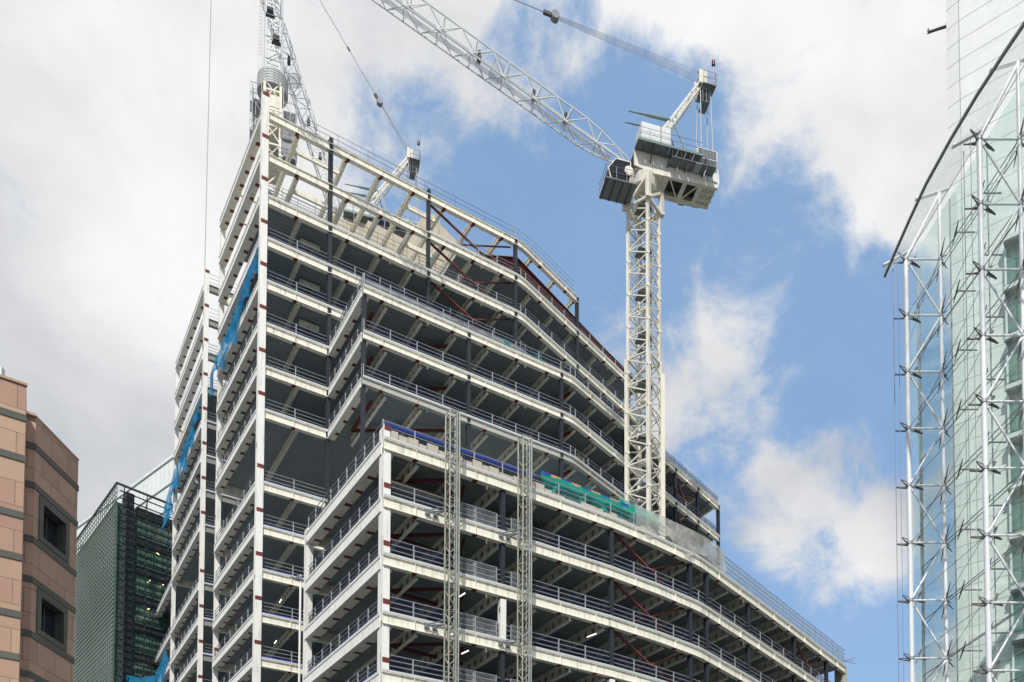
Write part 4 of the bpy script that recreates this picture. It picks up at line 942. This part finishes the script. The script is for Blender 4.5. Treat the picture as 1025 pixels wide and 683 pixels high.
b = MB(); b.bar(KK(1.9, 1.2, 0), KK(1.9, 1.2, H-.3), 1.1, 1.1, 'spandrel', up=tuple(dr)); b.build('corner_post', E_)
b = MB()
z = 2.0; i = 0
while z < H:
    b.bar(KK(0, .1, z), KK(0, D_, z), .06, .13, 'fin', off=(-.0, 0)); z += .62
for c in range(0, D_+1, 1): b.bar(KK(.05, c, 1), KK(.05, c, H), .05, .08, 'fin', up=tuple(dr))
b.build('louvre_screen', E_)
b = MB(); z = 2.0
while z < H-.5:
    b.bar(KK(.4, -.1, z), KK(W_, -.1, z), .3, .03, 'fin_dark'); z += 1.0
mat('fin_dark', (.05, .065, .065), .4, .2, var=.2)
for a in range(1, W_, 3): b.bar(KK(a, 0, 1), KK(a, 0, H-.2), .1, .12, 'fin_dark', up=tuple(dr))
for a in range(1, W_, 3):
    for i in range(17): z = H-1-i*4.0; b.bar(KK(a, .0, z), KK(a, 1.15, z-1.0), .07, .08, 'fin_dark')
b.bar(KK(0, 0, H), KK(W_, 0, H), .2, .25, 'fin_dark'); b.bar(KK(0, 0, H), KK(0, D_, H), .2, .25, 'fin_dark')
b.build('sun_shade', E_)
for i in range(9):
    z = H-7.6-4.0*i
    for j in range(3):
        a = random.uniform(4, 19); b = MB(); b.bar(KK(a, 1.0, z+random.uniform(0, .6)), KK(a+.35, 1.0, z+.4), .05, .09, 'office_light'); b.build('ceiling_lamp', E_)
# pale building behind
dp = Vector((-math.sin(R(51)), math.cos(R(51)), 0)); Q0 = Vector((-69.5, 150, 0))
E_ = empty('pale_glass_block', tuple(Q0)); tag(E_, 'tall pale whitish glass block behind the dark green office', 'building')
def QQ(t, o, z): p = dp*t+Vector((dp.y, -dp.x, 0))*o; return Vector((p.x, p.y, z))
b = MB(); q = [QQ(-24, 0, 0), QQ(-24, 25, 0), QQ(70, 25, 0), QQ(70, 0, 0)]; b.prism([tuple(x.xy) for x in q], 0, 90.7, 'pale_glass'); b.build('glass_wall', E_)
b = MB()
for i in range(20): z = 90.0-i*4.2; b.bar(QQ(-24, -.05, z), QQ(70, -.05, z), .2, .18, 'galv')
b.build('floor_band', E_)

# ------------------------------------------------------------------ panelled tower (right)
C0 = Vector((31.5, 75, 0)); dm = Vector((math.sin(R(52)), -math.cos(R(52)), 0)); dn_ = Vector((-math.sin(R(41.8)), math.cos(R(41.8)), 0))
E_ = empty('panelled_tower', tuple(C0)); tag(E_, 'tall pale grey panel-clad tower block at the right edge behind the steel trusses', 'building')
b = MB(); P1 = dn_*1.1; P2 = dm*26; bk = Vector((dm.y*-1, dm.x, 0))*16
if bk.y < 0: bk = -bk
b.prism([(0, 0), (P2.x, P2.y), (P2.x+bk.x, P2.y+bk.y), (P1.x+bk.x*.6, P1.y+bk.y*.6), (P1.x, P1.y)], 0, 96, 'tower_panel'); b.build('panel_wall', E_)
b = MB(); b.bar((P1.x-1.6, P1.y-.1, 83.9), (P1.x+.4, P1.y+.3, 84.9), .25, .3, 'crane_grey'); b.bar((P1.x-1.65, P1.y-.12, 83.7), (P1.x+.3, P1.y+.2, 84.7), .28, .05, 'dark_steel'); b.build('roof_arm', E_)
nrm = Vector((-dm.y, dm.x, 0)); nrm = nrm if nrm.y < 0 else -nrm
for i in range(15):
    z = 60.5-i*4.12
    if z < 2: break
    b = MB(); a = dm*3.4+nrm*.15; c = dm*26+nrm*.15; b.bar(a+Vector((0, 0, z)), c+Vector((0, 0, z)), .25, 3.0, 'teal_glass'); wo = b.build('window', E_)
    b = MB(); b.bar(a+nrm*.35+Vector((0, 0, z+1.85)), c+nrm*.35+Vector((0, 0, z+1.85)), .9, .35, 'crane_grey'); b.bar(a+nrm*.5+Vector((0, 0, z+1.5)), c+nrm*.5+Vector((0, 0, z+1.5)), .7, .08, 'dark_steel')
    b.bar(a+nrm*.18+Vector((0, 0, z-1.6)), a+nrm*.18+Vector((0, 0, z+1.7)), .12, .15, 'white_steel', up=tuple(dm)); b.build('sun_shelf', wo)

# ------------------------------------------------------------------ steel truss facade with glass
E_ = empty('glass_screen_building', (25.0, 63.4, 0)); tag(E_, 'glazed screen wall hung on white tubular steel trusses with a curved canopy edge', 'building')
ox, oy = 25.0, 63.4
def W(x, y, z): return Vector((x-ox, y-oy, z))
def xo(y): return 22.55+(63.4-y)*.139
lv = [53.5-4.12*i for i in range(13)]
TY = [63.4, 54.1, 44.8]
for y in TY:
    b = MB(); x0_ = xo(y); x1_ = x0_+2.45
    b.tube(W(x0_, y, 0), W(x0_, y, 53.6), .17, 'white_steel', 14)
    b.tube(W(x1_, y, 0), W(x1_, y, 58.4), .13, 'white_steel', 14)
    b.tube(W(x0_, y, 53.5), W(x1_, y, 58.3), .11, 'white_steel', 10)
    for i, z in enumerate(lv):
        b.tube(W(x0_, y, z), W(x1_, y, z), .07, 'white_steel', 8) if z > 0 else None
        if i+1 < len(lv):
            p, q = ((x0_, z), (x1_, lv[i+1])) if i % 2 == 0 else ((x1_, z), (x0_, lv[i+1]))
            b.tube(W(p[0], y, p[1]), W(q[0], y, q[1]), .07, 'white_steel', 8)
        for xx, r in ((x0_, .21), (x1_, .17)): b.tube(W(xx, y, z-.1), W(xx, y, z+.1), r, 'galv', 12)
    tr = b.build('truss', E_, smooth=False)
    # dark cast brackets on the outer chord and spider arms on the inner one
    for i, z in enumerate(lv[:12]):
        b = MB()
        for s_ in (-1, 1):
            b.tube(W(x0_, y, z-.2), W(x0_-.75, y+s_*.5, z+.1), .07, 'bracket', 6, .03); 
        b.tube(W(x0_-.75, y+.5, z+.15), W(x0_+.9, y+.7, z+.25), .04, 'bracket', 5); b.tube(W(x0_-.75, y-.5, z+.15), W(x0_+1.2, y+.9, z+.3), .03, 'bracket', 5)
        b.tube(W(x0_+1.0, y+.9, z+.9), W(x0_+.1, y-.5, z-.55), .09, 'bracket', 6, .03); b.tube(W(x0_+.7, y+.7, z+.3), W(x0_+1.4, y+1.1, z+.3), .11, 'bracket', 6, .06)
        b.build('bracket', tr)
        b = MB()
        for dy, dz in ((.25, .55), (.45, .0), (.1, -.6)): b.tube(W(x1_-.1, y, z), W(x1_+.55, y+dy, z+dz), .07, 'bracket', 6, .03)
        for dy, dz in ((-.8, 1.0), (.9, -1.0)): b.tube(W(x1_, y, z), W(x1_+.05, y+dy, z+dz), .08, 'bracket', 6, .02)
        b.build('spider_arm', tr)
    b = MB(); b.tube(W(x0_-.75, y+.5, .3), W(x0_-.75, y+.5, 53.2), .028, 'cable', 5); b.tube(W(x0_-.75, y-.5, .3), W(x0_-.75, y-.5, 53.2), .02, 'cable', 5); b.build('tension_cable', tr)
# far corner mast
b = MB(); b.tube(W(25.2, 68.2, 0), W(25.2, 68.2, 57.0), .09, 'galv', 10); b.tube(W(22.0, 69.5, 0), W(22.0, 69.5, 10), .05, 'galv', 8); b.build('corner_mast', E_)
# longitudinal members and cables between the trusses
b = MB(); c_ = MB()
for i, z in enumerate(lv[:12]):
    for (ya_, yb_) in ((63.4, 54.1), (54.1, 44.8)):
        b.tube(W(xo(ya_)+2.45, ya_, z), W(xo(yb_)+2.45, yb_, z), .035, 'galv', 6); b.tube(W(xo(ya_), ya_, z), W(xo(yb_), yb_, z), .022, 'cable_light', 5)
        if i+1 < 12:
            c_.tube(W(xo(ya_)+2.4, ya_, lv[i+1]), W(xo(yb_)+2.4, yb_, z), .02, 'cable', 4)
        for f in (.33, .66):
            ym = ya_+(yb_-ya_)*f; xm = xo(ym)+1.9
            b.tube(W(xm, ym, z-.6), W(xm+1.3, ym, z-.6), .05, 'galv', 6)
            b.tube(W(xm, ym, z-.6), W(xm-.05, ym+.45, z-1.1), .07, 'bracket', 6, .03); b.tube(W(xm, ym, z-.6), W(xm+.05, ym-.4, z-.1), .07, 'bracket', 6, .03)
    b.tube(W(xo(63.4)+2.4, 63.4, z), W(25.2, 68.2, z), .03, 'galv', 6)
b.build('tie_rail', E_); c_.build('tension_cable', E_)
# glass panes: one panel per bay and level
for (ya_, yb_) in ((68.2, 63.4), (63.4, 58.75), (58.75, 54.1), (54.1, 49.45), (49.45, 44.8)):
    b = MB(); xa_, xb_ = xo(ya_)+3.2, xo(yb_)+3.2
    for i in range(14):
        zt_ = 58.0-i*4.12; zb_ = max(.2, zt_-4.07); 
        a, c = W(xa_, ya_-.02, zb_), W(xb_, yb_+.02, zb_)
        b.bar(a+Vector((0, 0, (zt_-zb_)/2)), c+Vector((0, 0, (zt_-zb_)/2)), .03, zt_-zb_, 'facade_glass')
        if i == 0: continue
        b.bar(W(xa_, ya_, zt_+.02), W(xb_, yb_, zt_+.02), .05, .05, 'galv')
    b.bar(W(xa_, ya_, 0), W(xa_, ya_, 58), .07, .07, 'galv'); b.build('glass_wall', E_)
b = MB(); b.bar(W(xo(68.2)+3.2, 68.25, 28), W(24.7, 68.6, 28), .03, 52, 'facade_glass'); b.build('end_glass', E_)
# canopy
ED = [(20.55, 62.0, 51.1), (20.75, 60.1, 51.5), (20.97, 58.1, 51.9), (21.2, 55.8, 52.2), (21.54, 52.8, 52.2), (21.86, 49.8, 51.95), (22.2, 46.8, 51.5), (22.5, 43.9, 50.9)]
b = MB()
for a, c in zip(ED[:-1], ED[1:]):
    b.bar(W(*a), W(*c), .14, .16, 'grey_blade', off=(0, .0)); b.bar(W(*a), W(*c), .05, .12, 'cream_white', off=(-.1, .1))
b.build('canopy_edge', E_)
b = MB(); vs = []
for (x, y, z) in ED:
    vs += [W(x+.1, y, z+.1), W(x+3.0, y+.5, z+3.6), W(x+5.2, y+.8, 58.6)]
nn = len(ED); b.add(vs, [(i*3+j, i*3+j+1, (i+1)*3+j+1, (i+1)*3+j) for i in range(nn-1) for j in range(2)], 'canopy_glass'); b.build('canopy_glass', E_)
for y in TY:
    x = xo(y)
    b = MB(); b.bar(W(x-1.6, y+.1, 53.1), W(x+.5, y+.1, 54.3), .3, .08, 'white_steel'); b.build('canopy_bracket', E_)
    b = MB(); b.bar(W(x+.8, y+.1, 58.0), W(x+3.2, y+.1, 58.8), .3, .08, 'white_steel'); b.build('canopy_bracket', E_)
# louvred floor shelves seen through the glass
for i in range(12):
    b = MB(); z = 46.5-i*8.24
    if z < 2: break
    b.bar(W(27.4, 53, z), W(33, 57, z), 2.2, .18, 'crane_grey'); b.bar(W(27.4, 52.2, z-.4), W(33, 56.2, z-.4), .15, .3, 'galv'); b.build('shelf', E_)
